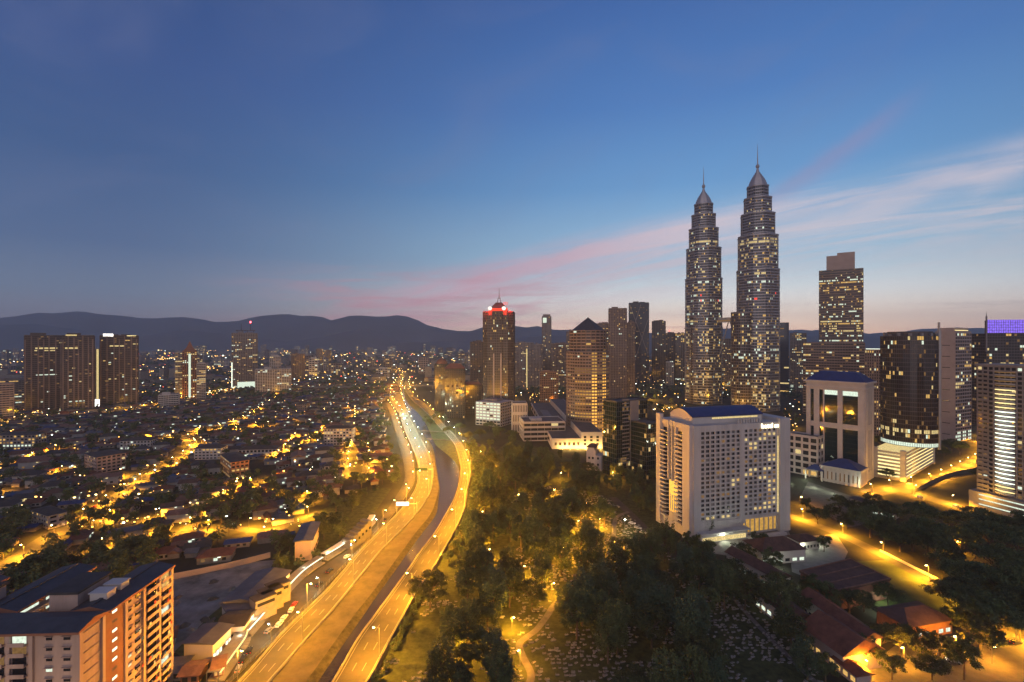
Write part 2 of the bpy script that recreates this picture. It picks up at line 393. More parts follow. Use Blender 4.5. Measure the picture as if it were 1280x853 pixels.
def strip(a, b, za=0, zb=0):
    mb = MB()
    for i in range(len(a) - 1):
        mb.face([(a[i].x, a[i].y, a[i].z + za), (b[i].x, b[i].y, b[i].z + zb), (b[i + 1].x, b[i + 1].y, b[i + 1].z + zb), (a[i + 1].x, a[i + 1].y, a[i + 1].z + za)])
    return mb
def lerp(a, b, t): return [p.lerp(q, t) for p, q in zip(a, b)]
def off(a, b, dist):      # line a moved towards b by dist metres (across the strip)
    o = []
    for i, p in enumerate(a):
        t_ = (a[min(i + 1, len(a) - 1)] - a[max(i - 1, 0)]).normalized(); nrm = Vector((t_.y, -t_.x, 0))
        if nrm.dot(b[i] - p) < 0: nrm = -nrm
        o.append(p + nrm * dist)
    return o
AL, AR, SR, WL, WR, CL, DR = LINES
struct('road', strip(AL, AR), 'asphalt'); struct('road', strip(CL, DR), 'asphalt')
# the far end: the left road bends out of sight to the left, the right one to the right behind the flats
def ribbon(pts, width, z, m, name='road', sub=5):
    c = spline([Vector((p[0], p[1], z)) for p in pts], sub); l, r_ = [], []
    for i, p in enumerate(c):
        t_ = (c[min(i + 1, len(c) - 1)] - c[max(i - 1, 0)]).normalized(); nrm = Vector((-t_.y, t_.x, 0)) * (width / 2)
        l.append(p + nrm); r_.append(p - nrm)
    struct(name, strip(l, r_), m); return c
ribbon([G(509.5, 475.8, ZR), G(512, 471.5, ZR), G(520, 469, ZR), G(531, 467.8, ZR), G(545, 466.8, ZR), G(575, 465, ZR)], 24, ZR - .01, 'asphalt')
FARC = ribbon([G(500, 476.2, ZR), G(503, 471, ZR), G(504, 467, ZR), G(497, 463, ZR), G(470, 459, ZR)], 30, ZR - .015, 'asphalt')
apron = strip(AR, SR); struct('pavement', apron, 'apron')
struct('riverbank', strip(SR, WL), 'bank')
struct('riverbank', strip(WR, off(CL, WR, .3), 0, -.02), 'grass')
wm = bpy.data.materials.new('water'); wm.use_nodes = True; t = NT(wm.node_tree); b = t.n['Principled BSDF']
b.inputs['Base Color'].default_value = (.02, .018, .02, 1); b.inputs['Roughness'].default_value = .14; b.inputs['Specular IOR Level'].default_value = .30
nz = t.new('ShaderNodeTexNoise', Vector=t.new('ShaderNodeTexCoord').outputs['Object'], Scale=.35, Detail=4.0)
bn = t.new('ShaderNodeBump', Strength=.25, Distance=.4, Height=nz.outputs[0]); t.l.new(bn.outputs[0], b.inputs['Normal']); MATS['water'] = wm
struct('river', strip(WL, WR, -.05, -.05), 'water')
# embankment skirts down to the ground
sk = MB()
for ln in (AL, DR):
    for i in range(len(ln) - 1):
        a, b_ = ln[i], ln[i + 1]; sk.face([(a.x, a.y, a.z), (b_.x, b_.y, b_.z), (b_.x, b_.y, -.1), (a.x, a.y, -.1)])
struct('embankment_wall', sk, 'concrete_dark')
# markings
mk = MB()
def line_mark(a, w_, dash=None, z=.006, i0=0, i1=None):
    acc = 0.0; 
    for i in range(i0, min(len(a) - 1, i1 or 9999)):
        p, q = a[i], a[i + 1]; L = (q - p).length; d = (q - p) / L; nn = Vector((-d.y, d.x, 0)) * w_ / 2
        if dash is None: segs = [(0, L)]
        else:
            segs = []; s = -((acc) % (dash[0] + dash[1])); 
            while s < L:
                e = s + dash[0]
                if e > 0: segs.append((max(0, s), min(L, e)))
                s += dash[0] + dash[1]
        for s, e in segs:
            if e - s < .05: continue
            A, B = p + d * s, p + d * e
            mk.face([(A + nn)[:2] + (A.z + z,), (A - nn)[:2] + (A.z + z,), (B - nn)[:2] + (B.z + z,), (B + nn)[:2] + (B.z + z,)])
        acc += L
MK1 = 100
for a, b_ in ((AL, AR), (CL, DR)):
    line_mark(off(a, b_, 1.3), .22, None, i1=MK1); line_mark(off(b_, a, 1.3), .22, None, i1=MK1)
    for k in (1 / 3, 2 / 3): line_mark(lerp(off(a, b_, 1.3), off(b_, a, 1.3), k), .2, (4.5, 7.5), i1=MK1)
struct('road_marking', mk, 'paint')
def wall_along(a, h, th, m, label, cat='barrier', name='crash_barrier', i0=0, i1=None, zb=-.02):
    mb = MB(); i1 = i1 or len(a) - 1
    for i in range(i0, i1):
        p, q = a[i], a[i + 1]; d = (q - p); L = d.length; d /= L
        mb.obox((p.x, p.y), (d.x, d.y), (d.y, -d.x), 0, L + .02 * th, -th / 2, th / 2, min(p.z, q.z) + zb, max(p.z, q.z) + h)
    return tag(mb.build(name, m), label, cat)
wall_along(off(AL, AR, .35), .9, .35, 'concrete', 'concrete crash barrier along the service road side of the left carriageway')
wall_along(off(AR, AL, .35), .9, .35, 'concrete', 'concrete crash barrier between the left carriageway and the pale apron by the river')
wall_along(off(CL, DR, .35), .9, .35, 'concrete', 'concrete parapet at the top of the river wall under the right carriageway')
wall_along(off(DR, CL, .35), .8, .3, 'concrete', 'low concrete barrier on the cemetery side of the right carriageway')

# ------------------------------------------------ service road, its kerb wall and covered walkway
SLp = [(283, 880), (283, 853), (293, 833), (305, 814), (310, 798), (337, 772), (350, 754), (369, 732), (385, 721), (418, 698.5), (434, 688), (466, 664), (478, 646), (494, 622), (506, 599), (504, 577), (496.5, 548), (491, 530), (486.5, 515), (481, 500)]
SRp = [(258, 880), (286, 854), (306, 835), (322, 819), (336, 806), (374, 767), (390, 752), (406, 734), (421, 718), (448, 690), (466, 671), (489, 646), (506, 622), (518.5, 600), (517, 577), (508.5, 550), (499, 531), (494.5, 517), (486, 503)]
SLp = [(240, 880)] + SLp[1:]; 
def px_at(pts, y):
    for (xa, ya), (xb, yb) in zip(pts, pts[1:]):
        if min(ya, yb) <= y <= max(ya, yb): return xa + (xb - xa) * (y - ya) / (yb - ya + 1e-9)
    return pts[-1][0] if y < pts[-1][1] else pts[0][0]
ys = [880, 853, 833, 814, 798, 772, 754, 740, 722, 700, 688, 672, 660, 646, 622, 600, 577, 560, 545, 530, 517, 504]
SVL = spline([Vector((*G(px_at(SLp, y), y, .3), .3)) for y in ys]); SVR = spline([Vector((*G(px_at(SRp, y), y, .3), .3)) for y in ys])
struct('service_road', strip(SVL, SVR), 'asphalt_worn')
sv = MB()
for ln in (SVL, SVR):
    for i in range(len(ln) - 1):
        a, b_ = ln[i], ln[i + 1]; sv.face([(a.x, a.y, .3), (b_.x, b_.y, .3), (b_.x, b_.y, -.1), (a.x, a.y, -.1)])
struct('kerb', sv, 'concrete')
def fence_line(pts, h, step, m, label, name='fence', th=.08, rails=3):
    root = thing(name, label, 'fence', (pts[0].x, pts[0].y, pts[0].z)); rl = MB(); ps = MB(); o = pts[0]; acc = 0
    for p, q in zip(pts, pts[1:]):
        L = (q - p).length; d = (q - p) / max(L, 1e-6); a = p - o
        for k in range(rails):
            z = h * (k + 1) / rails; rl.obox((a.x, a.y), (d.x, d.y), (d.y, -d.x), 0, L, -.03, .03, a.z + z - .08, a.z + z)
        s = (step - acc) % step
        while s < L:
            b_ = a + d * s; ps.box(b_.x - th, b_.y - th, b_.z - .1, b_.x + th, b_.y + th, b_.z + h + .1); s += step
        acc = (acc + L) % step
    rl.build('rail', m, root); pp = ps.build('posts', m, root); pp['kind'] = 'stuff'; return root
fence_line([p for p in SVR[:60]], 1.5, 3.0, 'metal', 'metal fence along the service road below the left carriageway')

def canopy(pts, width, h, m_roof, label, edge=None, step=6.0, lit='strip_white'):
    c = spline([Vector((p[0], p[1], 0)) for p in pts], 5); o = c[0]
    root = thing('covered_walkway', label, 'walkway', (o.x, o.y, .0)); rf, lg, ps, fl = MB(), MB(), MB(), MB(); acc = 0; npost = []
    for i in range(len(c) - 1):
        p, q = c[i] - o, c[i + 1] - o; L = (q - p).length; d = (q - p) / L; n_ = (d.y, -d.x)
        rf.obox((p.x, p.y), d, n_, 0, L, -width / 2, width / 2, h, h + .22)
        fl.obox((p.x, p.y), d, n_, 0, L, -width / 2, width / 2 + 1.5, -.02, .36)
        lg.obox((p.x, p.y), d, n_, 0, L, width / 2 - .1, width / 2 + .45, h - .25, h - .06)
        s = (step - acc) % step
        while s < L:
            b_ = p + d * s; e = Vector((n_[0], n_[1], 0)) * (width / 2 - .3)
            for sg in (1, -1): npost.append(b_ + e * sg)
            s += step
        acc = (acc + L) % step
    rf.build('roof', m_roof, root); fl.build('floor', 'concrete', root); lg.build('light_strip', lit, root)
    for b_ in npost[:100]:
        k = MB(); k.box(b_.x - .12, b_.y - .12, .3, b_.x + .12, b_.y + .12, h); k.build('post', 'metal', root)
    return root
canopy([G(266, 853), G(283, 829), G(298, 808), G(301, 797)], 4.6, 3.4, 'concrete', 'covered walkway with pale roof curving past the small brick shed', lit='strip_yellow')
canopy([G(305, 797), G(330, 769), G(346, 751), G(368, 727), G(382, 715), G(400, 703)], 3.6, 3.2, 'concrete', 'covered walkway lit white beneath, beside the long row of sheds', lit='strip_white')
canopy([G(404, 700), G(428, 685), G(447, 670), G(462, 655.5), G(465, 650)], 3.4, 3.2, 'cream', 'covered walkway lit white beneath, running up to the stepped wall', lit='strip_white')
# white light under the walkways and at the yard behind them
WHITE_SPOTS = [(300, 806, 4), (318, 784, 4), (338, 762, 4), (360, 737, 4), (380, 718, 4), (410, 698, 4), (430, 686, 4), (452, 666, 4), (262, 800, 5), (280, 790, 5), (300, 775, 5)]

# ------------------------------------------------ cross overpass behind the houses and gantries
def deck(p0, p1, width, z, label):
    a = Vector((*p0, 0)); b_ = Vector((*p1, 0)); d = (b_ - a); L = d.length; d /= L; n_ = (d.y, -d.x)
    root = thing('overpass', label, 'overpass', (a.x, a.y, 0)); dk, pr = MB(), MB()
    dk.obox((0, 0), d, n_, 0, L, -width / 2, width / 2, z - 1.6, z); dk.build('deck', 'concrete', root)
    for sg in (1, -1):
        p_ = MB(); p_.obox((0, 0), d, n_, 0, L, sg * width / 2 - .2, sg * width / 2 + .2, z + .003, z + 1.1); p_.build('parapet', 'concrete', root)
    s = 15
    while s < L:
        c = d * s; k = MB(); k.obox((c.x, c.y), d, n_, -1, 1, -width / 2 + 1, width / 2 - 1, 0, z - 1.6); k.build('pier', 'concrete', root); s += 45
    return a, d, L, n_
OVER = deck(G(240, 487, 9), G(486, 482.6, 9), 16, 9.0, 'long orange lit overpass crossing behind the low houses, left of the highway')
OVER2 = deck(G(511, 482.2, 9), G(560, 481.8, 9), 14, 9.0, 'short overpass end right of the highway bend, before the dark flats')
def gantry(ai, z0, label, face_m, w_=5.5, span=1.0, side=0):
    p, q = AL[ai], AR[ai]; d = (q - p).normalized(); L = (q - p).length * span
    root = thing('sign_gantry', label, 'sign', (p.x, p.y, p.z)); ang = math.atan2(d.y, d.x); root.rotation_euler.z = ang
    for s in ((0, L) if side == 0 else (0,)):
        k = MB(); k.box(s - .2, -.2, -.1, s + .2, .2, z0 + 2.4); k.build('post', 'metal', root)
    k = MB(); k.box(-.2, -.25, z0 + 1.0, L, .25, z0 + 1.4); k.build('beam', 'metal', root)
    k = MB(); k.box(L * .5 - w_ * 1.0, -.45, z0, L * .5 + w_ * .2, -.27, z0 + 2.4); k.build('sign_panel', face_m, root)
    return root
def near_i(line, py):
    return min(range(len(line)), key=lambda i: abs(PY(line[i].y, line[i].z) - py))
gantry(near_i(AL, 643), 6.0, 'gantry over the left carriageway with glowing white message panel', 'panel_white', 7.0)
gantry(near_i(AL, 597), 6.0, 'dark green road sign on a gantry over the left carriageway bend', 'sign_dark', 9.0)
gantry(near_i(AL, 527), 6.0, 'gantry with a glowing green panel where the white road lighting ends', 'lit_white', 10.0)
# small footbridges over the river
for py_, lb in ((541, 'thin pipe bridge crossing the river by the white lit road'), (550, 'narrow footbridge across the narrow part of the river')):
    i = near_i(WL, py_); a = WL[i]; b_ = CL[i]; k = MB(); d = (b_ - a); d.z = 0; L = d.length; d /= L
    k.obox((a.x, a.y), d, (d.y, -d.x), -3, L, -.9, .9, 1.7, 2.3); tag(k.build('footbridge', 'concrete_dark'), lb, 'bridge')
# ================================================================== BUILDINGS
def rect(w_, d, x=0, y=0): return [(x, y), (x + w_, y), (x + w_, y + d), (x, y + d)]
def circ(r, n=24, cx=0, cy=0, star=0, ph=0): return [(cx + r * (1 + star * math.cos(8 * (2 * math.pi * k / n + ph))) * math.cos(2 * math.pi * k / n + ph), cy + r * (1 + star * math.cos(8 * (2 * math.pi * k / n + ph))) * math.sin(2 * math.pi * k / n + ph)) for k in range(n)]
def lit_sel(p, seed, cluster=.35, full=0.0, cols=None):
    rg = random.Random(seed); fl = {}
    def f(k, j, i):
        if k not in fl:
            fl[k] = p * rg.choice((.15, .4, .8, 1.0, 1.8, 2.4)) if rg.random() > full else .85
            fl[(k, 'c')] = rg.choice((1, 1, 4, 4, 2))
        last = fl.get((k, i, 'l'), 0); q = fl[k] if not last else min(.85, fl[k] + cluster * (fl[k] > .03))
        on = rg.random() < q; fl[(k, i, 'l')] = on
        if not on: return 3 if rg.random() < .05 else 0
        return fl[(k, 'c')] if rg.random() < .75 else rg.choice((1, 2, 3, 4))
    return f
def facade(wl, poly, z0, z1, fh, bw, pier, span, prot, sel, emit, mw=0, edges=None, low=0, m_core=None, core=True, off_=.03):
    """a glass core wrapped in floor bands and piers; emit(k, j, i, corners, material) takes each window"""
    nf = max(1, round((z1 - z0) / fh)); fh = (z1 - z0) / nf; n = len(poly)
    if core: wl.prism(poly, z0, z1, mw if m_core is None else m_core, mw)
    for i in range(n):
        if edges is not None and i not in edges: continue
        a, b_ = Vector(poly[i]), Vector(poly[(i + 1) % n]); L = (b_ - a).length; d = (b_ - a) / L; nm = (d.y, -d.x)
        nb = max(1, round(L / bw)); b = L / nb
        if span > 0:
            for k in range(nf + 1):
                za = max(z0, z0 + k * fh - span / 2); zb = min(z1, z0 + k * fh + span / 2)
                wl.obox(a, d, nm, 0, L, -.2, prot, za, zb, mw)
        if pier > 0:
            for j in range(nb + 1):
                la, lb = max(0, j * b - pier / 2), min(L, j * b + pier / 2); wl.obox(a, d, nm, la, lb, -.2, prot + .06, z0, z1 + .03, mw)
        for k in range(nf):
            zb, zt = z0 + k * fh + span / 2, z0 + (k + 1) * fh - span / 2
            for j in range(nb):
                gp = 0; la, lb = j * b + gp, (j + 1) * b - gp
                P = lambda l, z: (a.x + d.x * l + nm[0] * off_, a.y + d.y * l + nm[1] * off_, z)
                emit(k + low, j, i, [P(la, zb), P(lb, zb), P(lb, zt), P(la, zt)], sel(k + low, j, i))
    return nf
class Bands:
    """collects windows by floor: one window_band part per floor"""
    def __init__(s): s.d = {}
    def __call__(s, k, j, i, q, m): s.d.setdefault(k, MB()).face(q, m)
    def build(s, root, mats, name='window_band', most=100, weld=True):
        ks = sorted(s.d)
        while len(ks) > most:                                # join pairs of floors when there are too many
            a = ks[:len(ks) // 2 * 2]; nk = []
            for x_, y_ in zip(a[::2], a[1::2]):
                A, B = s.d[x_], s.d.pop(y_)
                for f_, m_ in zip(B.f, B.mi): A.face([B.v[t_] for t_ in f_], m_)
                nk.append(x_)
            ks = sorted(s.d)
        for k in ks:
            o = s.d[k].build(name, mats, root)
            if weld:
                bm = bmesh.new(); bm.from_mesh(o.data); bmesh.ops.remove_doubles(bm, verts=bm.verts, dist=.06); bm.to_mesh(o.data); bm.free()
BN = [0]
def tower(name, label, cat, fit, wall, glass='glass', fh=3.6, bw=3.5, pier=.9, span=1.4, prot=.35, lit=.12, full=0, crown='plant', group=None, poly=None, seed=None, par=1.2, roof='roof_flat', beacon=False):
    o, a, wd, dp, hh = fit; BN[0] += 1; sd_ = seed or BN[0] * 7
    root = thing(name, label, cat, (o.x, o.y, 0), a, group); pl = poly(wd, dp) if poly else rect(wd, dp)
    wl = MB(); bd = Bands()
    facade(wl, pl, 0, hh, fh, bw, pier, span, prot, lit_sel(lit, sd_, full=full), bd)
    wl.build('wall', wall, root); bd.build(root, GL(glass))
    cx_ = sum(p[0] for p in pl) / len(pl); cy_ = sum(p[1] for p in pl) / len(pl); rg = random.Random(sd_)
    if par:
        pr = MB(); ins = [(cx_ + (x - cx_) * .985, cy_ + (y - cy_) * .985) for x, y in pl]
        n = len(pl)
        for i in range(n):
            a_, b_ = pl[i], pl[(i + 1) % n]; c_, e_ = ins[i], ins[(i + 1) % n]
            for q in ([(*a_, hh), (*b_, hh), (*b_, hh + par), (*a_, hh + par)], [(*e_, hh), (*c_, hh), (*c_, hh + par), (*e_, hh + par)], [(*a_, hh + par), (*b_, hh + par), (*e_, hh + par), (*c_, hh + par)]): pr.face(q)
        pr.build('parapet', wall, root)
    rp = MB(); rp.prism([(cx_ + (x - cx_) * .975, cy_ + (y - cy_) * .975) for x, y in pl], hh - .5, hh + .03); rp.build('roof', roof, root)
    if crown == 'plant':
        for k in range(rg.choice((1, 2, 2))):
            w2, d2 = wd * rg.uniform(.2, .45), dp * rg.uniform(.3, .55); x2, y2 = cx_ - w2 / 2 + (k - .5) * wd * .32, cy_ - d2 / 2
            q = MB(); q.box(x2, y2, hh + .035, x2 + w2, y2 + d2, hh + rg.uniform(2.5, 5)); q.build('plant_room', wall, root)
    return root, pl, hh

# ---------------------------------------------------------------- twin towers
def twin(px, yb, ytip, label, seed, bustle_side, rk=1.0):
    d0 = G(px, yb); hh = ZT(ytip, d0.y); s = hh / 481.0
    root = thing('twin_tower', label, 'skyscraper', (d0.x, d0.y, 0)); wl, bd = MB(), Bands(); sel = lit_sel(.085, seed, .5, full=.035)
    rows = [(0, 150, 33.6, 1), (150, 249, 33.2, 1), (249, 310, 31.2, 1), (310, 350, 26.4, 1), (350, 379, 21.4, 1), (379, 401, 16.4, 1)]
    low = 0
    red = random.Random(seed)
    def sel_r(k, j, i):
        m = sel(k, j, i)
        if 38 <= k <= 44 and i % 6 == 2 and red.random() < .12: return 5
        if k < 34 and m == 0 and red.random() < (.13 if i % 5 in (1, 2) else .02): return red.choice((1, 4, 4, 3))
        if k > 62 and m and red.random() < .5: return 0
        return m
    for z0, z1, r_, p in rows:
        low += facade(wl, circ(r_ * rk, 32, star=.045, ph=.1), z0 * s, z1 * s, 4.9, 2.3, .25, 1.5, .9, sel_r, bd, low=low)
        wl.prism(circ(r_ * rk + 1.6, 32, star=.045, ph=.1), z1 * s + .05, z1 * s + 1.8, 0)
    wl.build('wall', 'steel', root)
    # annex tower pressed against the shaft
    bw_ = MB(); bb = Bands(); bx = bustle_side * 32
    facade(bw_, circ(17.5, 20, bx, -10), 0, 172 * s, 4.9, 2.3, .3, 1.5, .8, lit_sel(.12, seed + 5, .4), bb, low=0)
    bw_.prism(circ(18.6, 20, bx, -10), 172 * s + .02, 174.5 * s); an = bw_.build('annex', 'steel_dark', root)
    bb.build(an, GL('glass_brown'))
    bd.build(root, GL('glass') + [M('lit_red')])
    cr = MB(); prof = [(16.0, 402.8), (15.6, 404.5), (14.9, 405), (14.6, 408), (13.6, 408.4), (13.2, 412), (12.0, 412.4), (11.4, 416), (10.0, 416.4), (9.2, 420), (7.7, 420.4), (6.9, 424), (5.3, 424.4), (4.5, 428), (3.1, 428.4), (2.3, 433), (1.3, 437)]
    cr.lathe([(r_ * rk, z * s) for r_, z in prof], 32, star=.045); cr.build('pinnacle', 'steel', root)
    bl = MB(); bl.lathe([(.8, 436 * s), (2.6, 437.6 * s), (3.3, 440 * s), (2.6, 442.4 * s), (.8, 444 * s)], 14); bl.build('ring_ball', 'steel', root)
    ms = MB(); ms.lathe([(1.1, 443 * s), (.8, 456 * s), (.4, 470 * s), (.12, 481 * s)], 8); ms.build('mast', 'steel', root)
    rt = MB()
    for z0, z1, r_, p in rows[2:]: pass
    return d0, s
T1, s1 = twin(947, 511, 180, 'nearer and taller looking of the two twin spired towers, lit yellow low down', 41, -1)
T2, s2 = twin(879.5, 503, 208, 'farther twin spired tower, left of its twin, with red lights at mid height', 87, -.42)
# skybridge
a, b_ = Vector((*T2, 0)), Vector((*T1, 0)); d = (b_ - a); L = d.length; d /= L
sb = thing('skybridge', 'pale skybridge joining the twin towers at mid height', 'bridge', (a.x, a.y, 0), math.atan2(d.y, d.x)); zb = ZT(400, (T1.y + T2.y) / 2)
k = MB(); k.box(30, -3, zb - 4.5, L - 30, 3, zb + 4.5); k.build('bridge_tube', 'palewall', sb)
k = MB(); k.box(30, -3.05, zb - 2.6, L - 30, -3.01, zb - .3); k.build('window_band', 'lit_dim', sb)
for sg, e in ((-1, 32), (1, L - 32)):
    k = MB(); k.tube((L / 2 + sg * 2, 0, zb - 4.5), (e, 0, zb - 75), 1.1, 1.1, 8); k.build('strut', 'palewall', sb)

# ---------------------------------------------------------------- hotel
o, a, wd, dp, hh = spot(866, 984, 866, 677, 16, 533, xd=824)
hotel = thing('hotel', 'broad white hotel slab with a grid of windows and arched blue roof', 'hotel', (o.x, o.y, 0), a)
wl = MB(); WIN = []; rg = random.Random(3)
L1 = wd - 8.0
wl.box(0, 0, 0, wd - 8, dp, hh, 0)                                   # core
zt, zb0 = hh - 3.4, 11.5; nf = 20; fh = (zt - zb0) / nf
cols = [(4.6 + i * (wd * .485 - 4.6) / 8, 4.6 + (i + 1) * (wd * .485 - 4.6) / 8) for i in range(8)] + [(wd * .515 + i * (L1 - 1.0 - wd * .515) / 7, wd * .515 + (i + 1) * (L1 - 1.0 - wd * .515) / 7) for i in range(7)]
def bigbox(x0, x1, z0, z1, p=.7): wl.box(x0, -p, z0, x1, .2, z1)
bigbox(0, cols[0][0] + .75, 0, hh + .04, .76); bigbox(cols[7][1] - .7, cols[8][0] + .7, zb0 - 4, hh + .03, .74); bigbox(cols[-1][1] - .7, L1, zb0 - 1, hh + .02, .73)
for c, (x0, x1) in enumerate(cols):
    if c not in (0, 8): bigbox(x0 - .55, x0 + .55, zb0, zt, .72)
for k in range(nf + 1):
    h2 = .46; z = zb0 + k * fh
    for xa, xb in ((cols[0][0], cols[7][1]), (cols[8][0], cols[-1][1])): bigbox(xa, xb, z - h2, z + h2 if k < nf else hh, .70)
bigbox(cols[0][0], cols[7][1], zb0 - 3.4, zb0 - .7, .68)
lit_rc = {(19 - 2, 8), (16, 9), (15, 10), (15, 9), (16, 10), (18, 12), (17, 11), (18, 13), (17, 12), (18, 14), (13, 14), (12, 14), (12, 13), (13, 13), (10, 10), (9, 8), (9, 9), (10, 9), (8, 12), (8, 11), (10, 12), (10, 13), (7, 14), (7, 13), (6, 13), (5, 13), (5, 14),
          (8, 6), (8, 7), (4, 8), (1, 10), (1, 11), (1, 12), (1, 13), (2, 14), (2, 13), (3, 14), (0, 4), (0, 5), (0, 1), (0, 2), (2, 12), (7, 6)}
for k in range(nf):
    for c, (x0, x1) in enumerate(cols):
        m = (1 if (k + c) % 3 else 4) if (k, c) in lit_rc else (3 if rg.random() < .07 else (6 if rg.random() < .28 else 0))
        WIN.append(((x0 + .55, x1 - .55, zb0 + k * fh + .46, zb0 + (k + 1) * fh - .46), m))
WIN.sort(key=lambda q: (q[1] == 0, q[0][0]))
rest = MB()
for n_, ((x0, x1, z0, z1), m) in enumerate(WIN):
    k = MB() if n_ < 100 else rest
    k.box(x0, -.06, z0, x1, .02, z1, m)
    k.box((x0 + x1) / 2 - .05, -.10, z0, (x0 + x1) / 2 + .05, -.055, z1, 5)
    if n_ < 100: k.build('window', GL('glass') + [M('hotel_white'), M('curtain')], hotel)
rest.build('windows', GL('glass') + [M('hotel_white'), M('curtain')], hotel)['kind'] = 'stuff'
# end pier at the right with its lit strip
wl.box(wd - 8, -2.4, 0, wd, dp, hh + 2.2); 
# left end face: recessed middle with balconies both sides
wl.box(-2.4, 0.003, 0, .1, dp * .20, hh + .6); wl.box(-2.4, dp * .87, 0, .1, dp - .003, hh + 3.2); wl.box(-1.6, dp * .42, 31, .1, dp * .455, hh); wl.box(-1.6, dp * .53, 31, .1, dp * .56, hh + .3); wl.box(-1.6, dp * .64, 31, .1, dp * .675, hh)
wl.box(-1.2, dp * .20, hh - 3, .1, dp * .87, hh + .05)
wl.build('wall', 'hotel_white', hotel)
k = MB(); k.box(wd - 8.6, -1.2, 12, wd - 8.02, -.75, hh - 9); k.build('light_strip', 'lit_yellow', hotel)
for q in range(22):
    z = 7 + q * (hh - 12) / 22
    for y0, y1 in ((dp * .205, dp * .415), (dp * .68, dp * .865)):
        k = MB(); k.box(-3.0, y0, z, -.04, y1, z + .25); k.box(-3.0, y0, z + .25, -2.85, y1, z + 1.05); k.build('balcony', 'hotel_white', hotel)
        k = MB(); k.box(-.06, y0 + .3, z + .3, .03, y1 - .3, z + 2.4); k.build('window', 'glass', hotel)
    if q > 8:
        k = MB()
        for y0, y1 in ((.458, .527), (.563, .637)): k.box(-.05, dp * y0, z + .5, .03, dp * y1, z + 2.2)
        k.build('window', 'glass', hotel)
k = MB(); k.box(-.12, dp * .43, 11, .02, dp * .67, 31); k.build('atrium_window', 'lit_gold', hotel)
for y_ in (.44, .50, .56, .62):
    k = MB(); k.box(-.5, dp * y_, 12, -.13, dp * y_ + .5, 22); k.build('column', 'hotel_white', hotel)
# arched blue roof hall set back on top
ar = MB(); x0, x1 = 3.0, wd * .80; y0, y1 = dp * .14, dp * .80; n = 12; pr = []
for q in range(n + 1):
    t_ = math.pi * (.12 + .76 * q / n); pr.append((y0 + (y1 - y0) * q / n, hh + 4.6 + 4.2 * (math.sin(t_) - math.sin(.12 * math.pi)) / (1 - math.sin(.12 * math.pi))))
for (ya, za), (yb_, zb_) in zip(pr, pr[1:]): ar.face([(x0, ya, za), (x1, ya, za), (x1, yb_, zb_), (x0, yb_, zb_)]); ar.face([(x0, ya, za - .4), (x0, yb_, zb_ - .4), (x1, yb_, zb_ - .4), (x1, ya, za - .4)])
rf = ar.build('roof', 'blue_roof', hotel)
en = MB(); 
for xx in (x0 + .6, x1 - .6): en.face([(xx, y, z - .42) for y, z in pr] + [(xx, y1, hh), (xx, y0, hh)])
en.box(x0 + .7, y0 + .6, hh + .02, x1 - .7, y1 - .6, hh + 4.5); en.build('roof_hall', 'cream', hotel)
k = MB(); k.box(x0 + 15, y0 + .5, hh + 2.6, x1 - 4, y0 + .59, hh + 3.6); k.build('light_strip', 'lit_yellow', hotel)
for q in range(9):
    k = MB(); xx = wd * .46 + q * 2.0; k.box(xx, -.2, hh + .1, xx + 1.1, 1, hh + 2.6); k.build('roof_slat', 'hotel_white', hotel)
def text_mesh(body, size, m, parent, loc, rx=90, rz=0, ext=.12, name='lettering'):
    cu = bpy.data.curves.new(name, 'FONT'); cu.body = body; cu.size = size; cu.extrude = ext; ob = bpy.data.objects.new('tmp', cu); COL.objects.link(ob)
    me = bpy.data.meshes.new_from_object(ob.evaluated_get(bpy.context.evaluated_depsgraph_get())); bpy.data.objects.remove(ob)
    me.materials.clear(); me.materials.append(M(m)); o2 = bpy.data.objects.new(name, me); COL.objects.link(o2); o2.parent = parent
    o2.location = loc; o2.rotation_euler = (R(rx), 0, R(rz)); return o2
text_mesh('hotel maya', 4.3, 'sign_white', hotel, (wd * .70, -1.05, hh - 3.6))
k = MB(); k.box(2, -5, 0, wd * .50, -.8, 5.5); k.box(wd * .50, -8, 0, wd - 8.2, -5, 1.4); k.box(wd * .36, -6.5, 5.52, wd * .52, -.8, 6.1); k.build('podium', 'hotel_white', hotel)
k = MB(); k.box(wd * .52, -.3, 1.5, wd - 9.2, .1, 9.2, 0)
k.build('garden_glow', ['lit_gold_dim'], hotel)  # glowing panel stands in for the lit greenery in the garden opening
for q in range(7):
    k = MB(); xx = wd * .53 + q * 3.5; k.box(xx, -.8, 1.4, xx + .5, -.32, 9.4); k.build('column', 'hotel_white', hotel)
k = MB(); k.box(3, -5.2, .8, wd * .48, -5.02, 3.4); k.build('window_band', 'lit_yellow', hotel)

# ---------------------------------------------------------------- pale stone bank building with blue roof
o, a, wd, dp, hh = spot(1007, 1082, 1082, 604, -50, 481, xd=1093); dp = max(18, min(dp, 45))
bk = thing('office_block', 'pale stone office block with blue hip roof and tall dark glass bays', 'office building', (o.x, o.y, 0), a)
wl = MB(); core = rect(wd - 4, dp - 4, 2, 2); wl.prism(core, 0, hh)
z1, z2, z3 = 7.0, hh * .545, hh - 7
def panel(face, l0, l1, z0, z1_, p=1.9):
    if face == 0: wl.box(l0, 2 - p, z0, l1, 2.1, z1_)
    elif face == 1: wl.box(wd - 2.1, l0, z0, wd - 2 + p, l1, z1_)
    else: wl.box(2 - p, l0, z0, 2.1, l1, z1_)
bays = [(.085, .145), (.24, .305), (.325, .55), (.63, .88), ]
pe = 0.02
for l0, l1 in ((pe, .085), (.145, .24), (.305, .325), (.55, .63), (.88, .98)): panel(0, l0 * wd, l1 * wd, .0, z3 + 1)
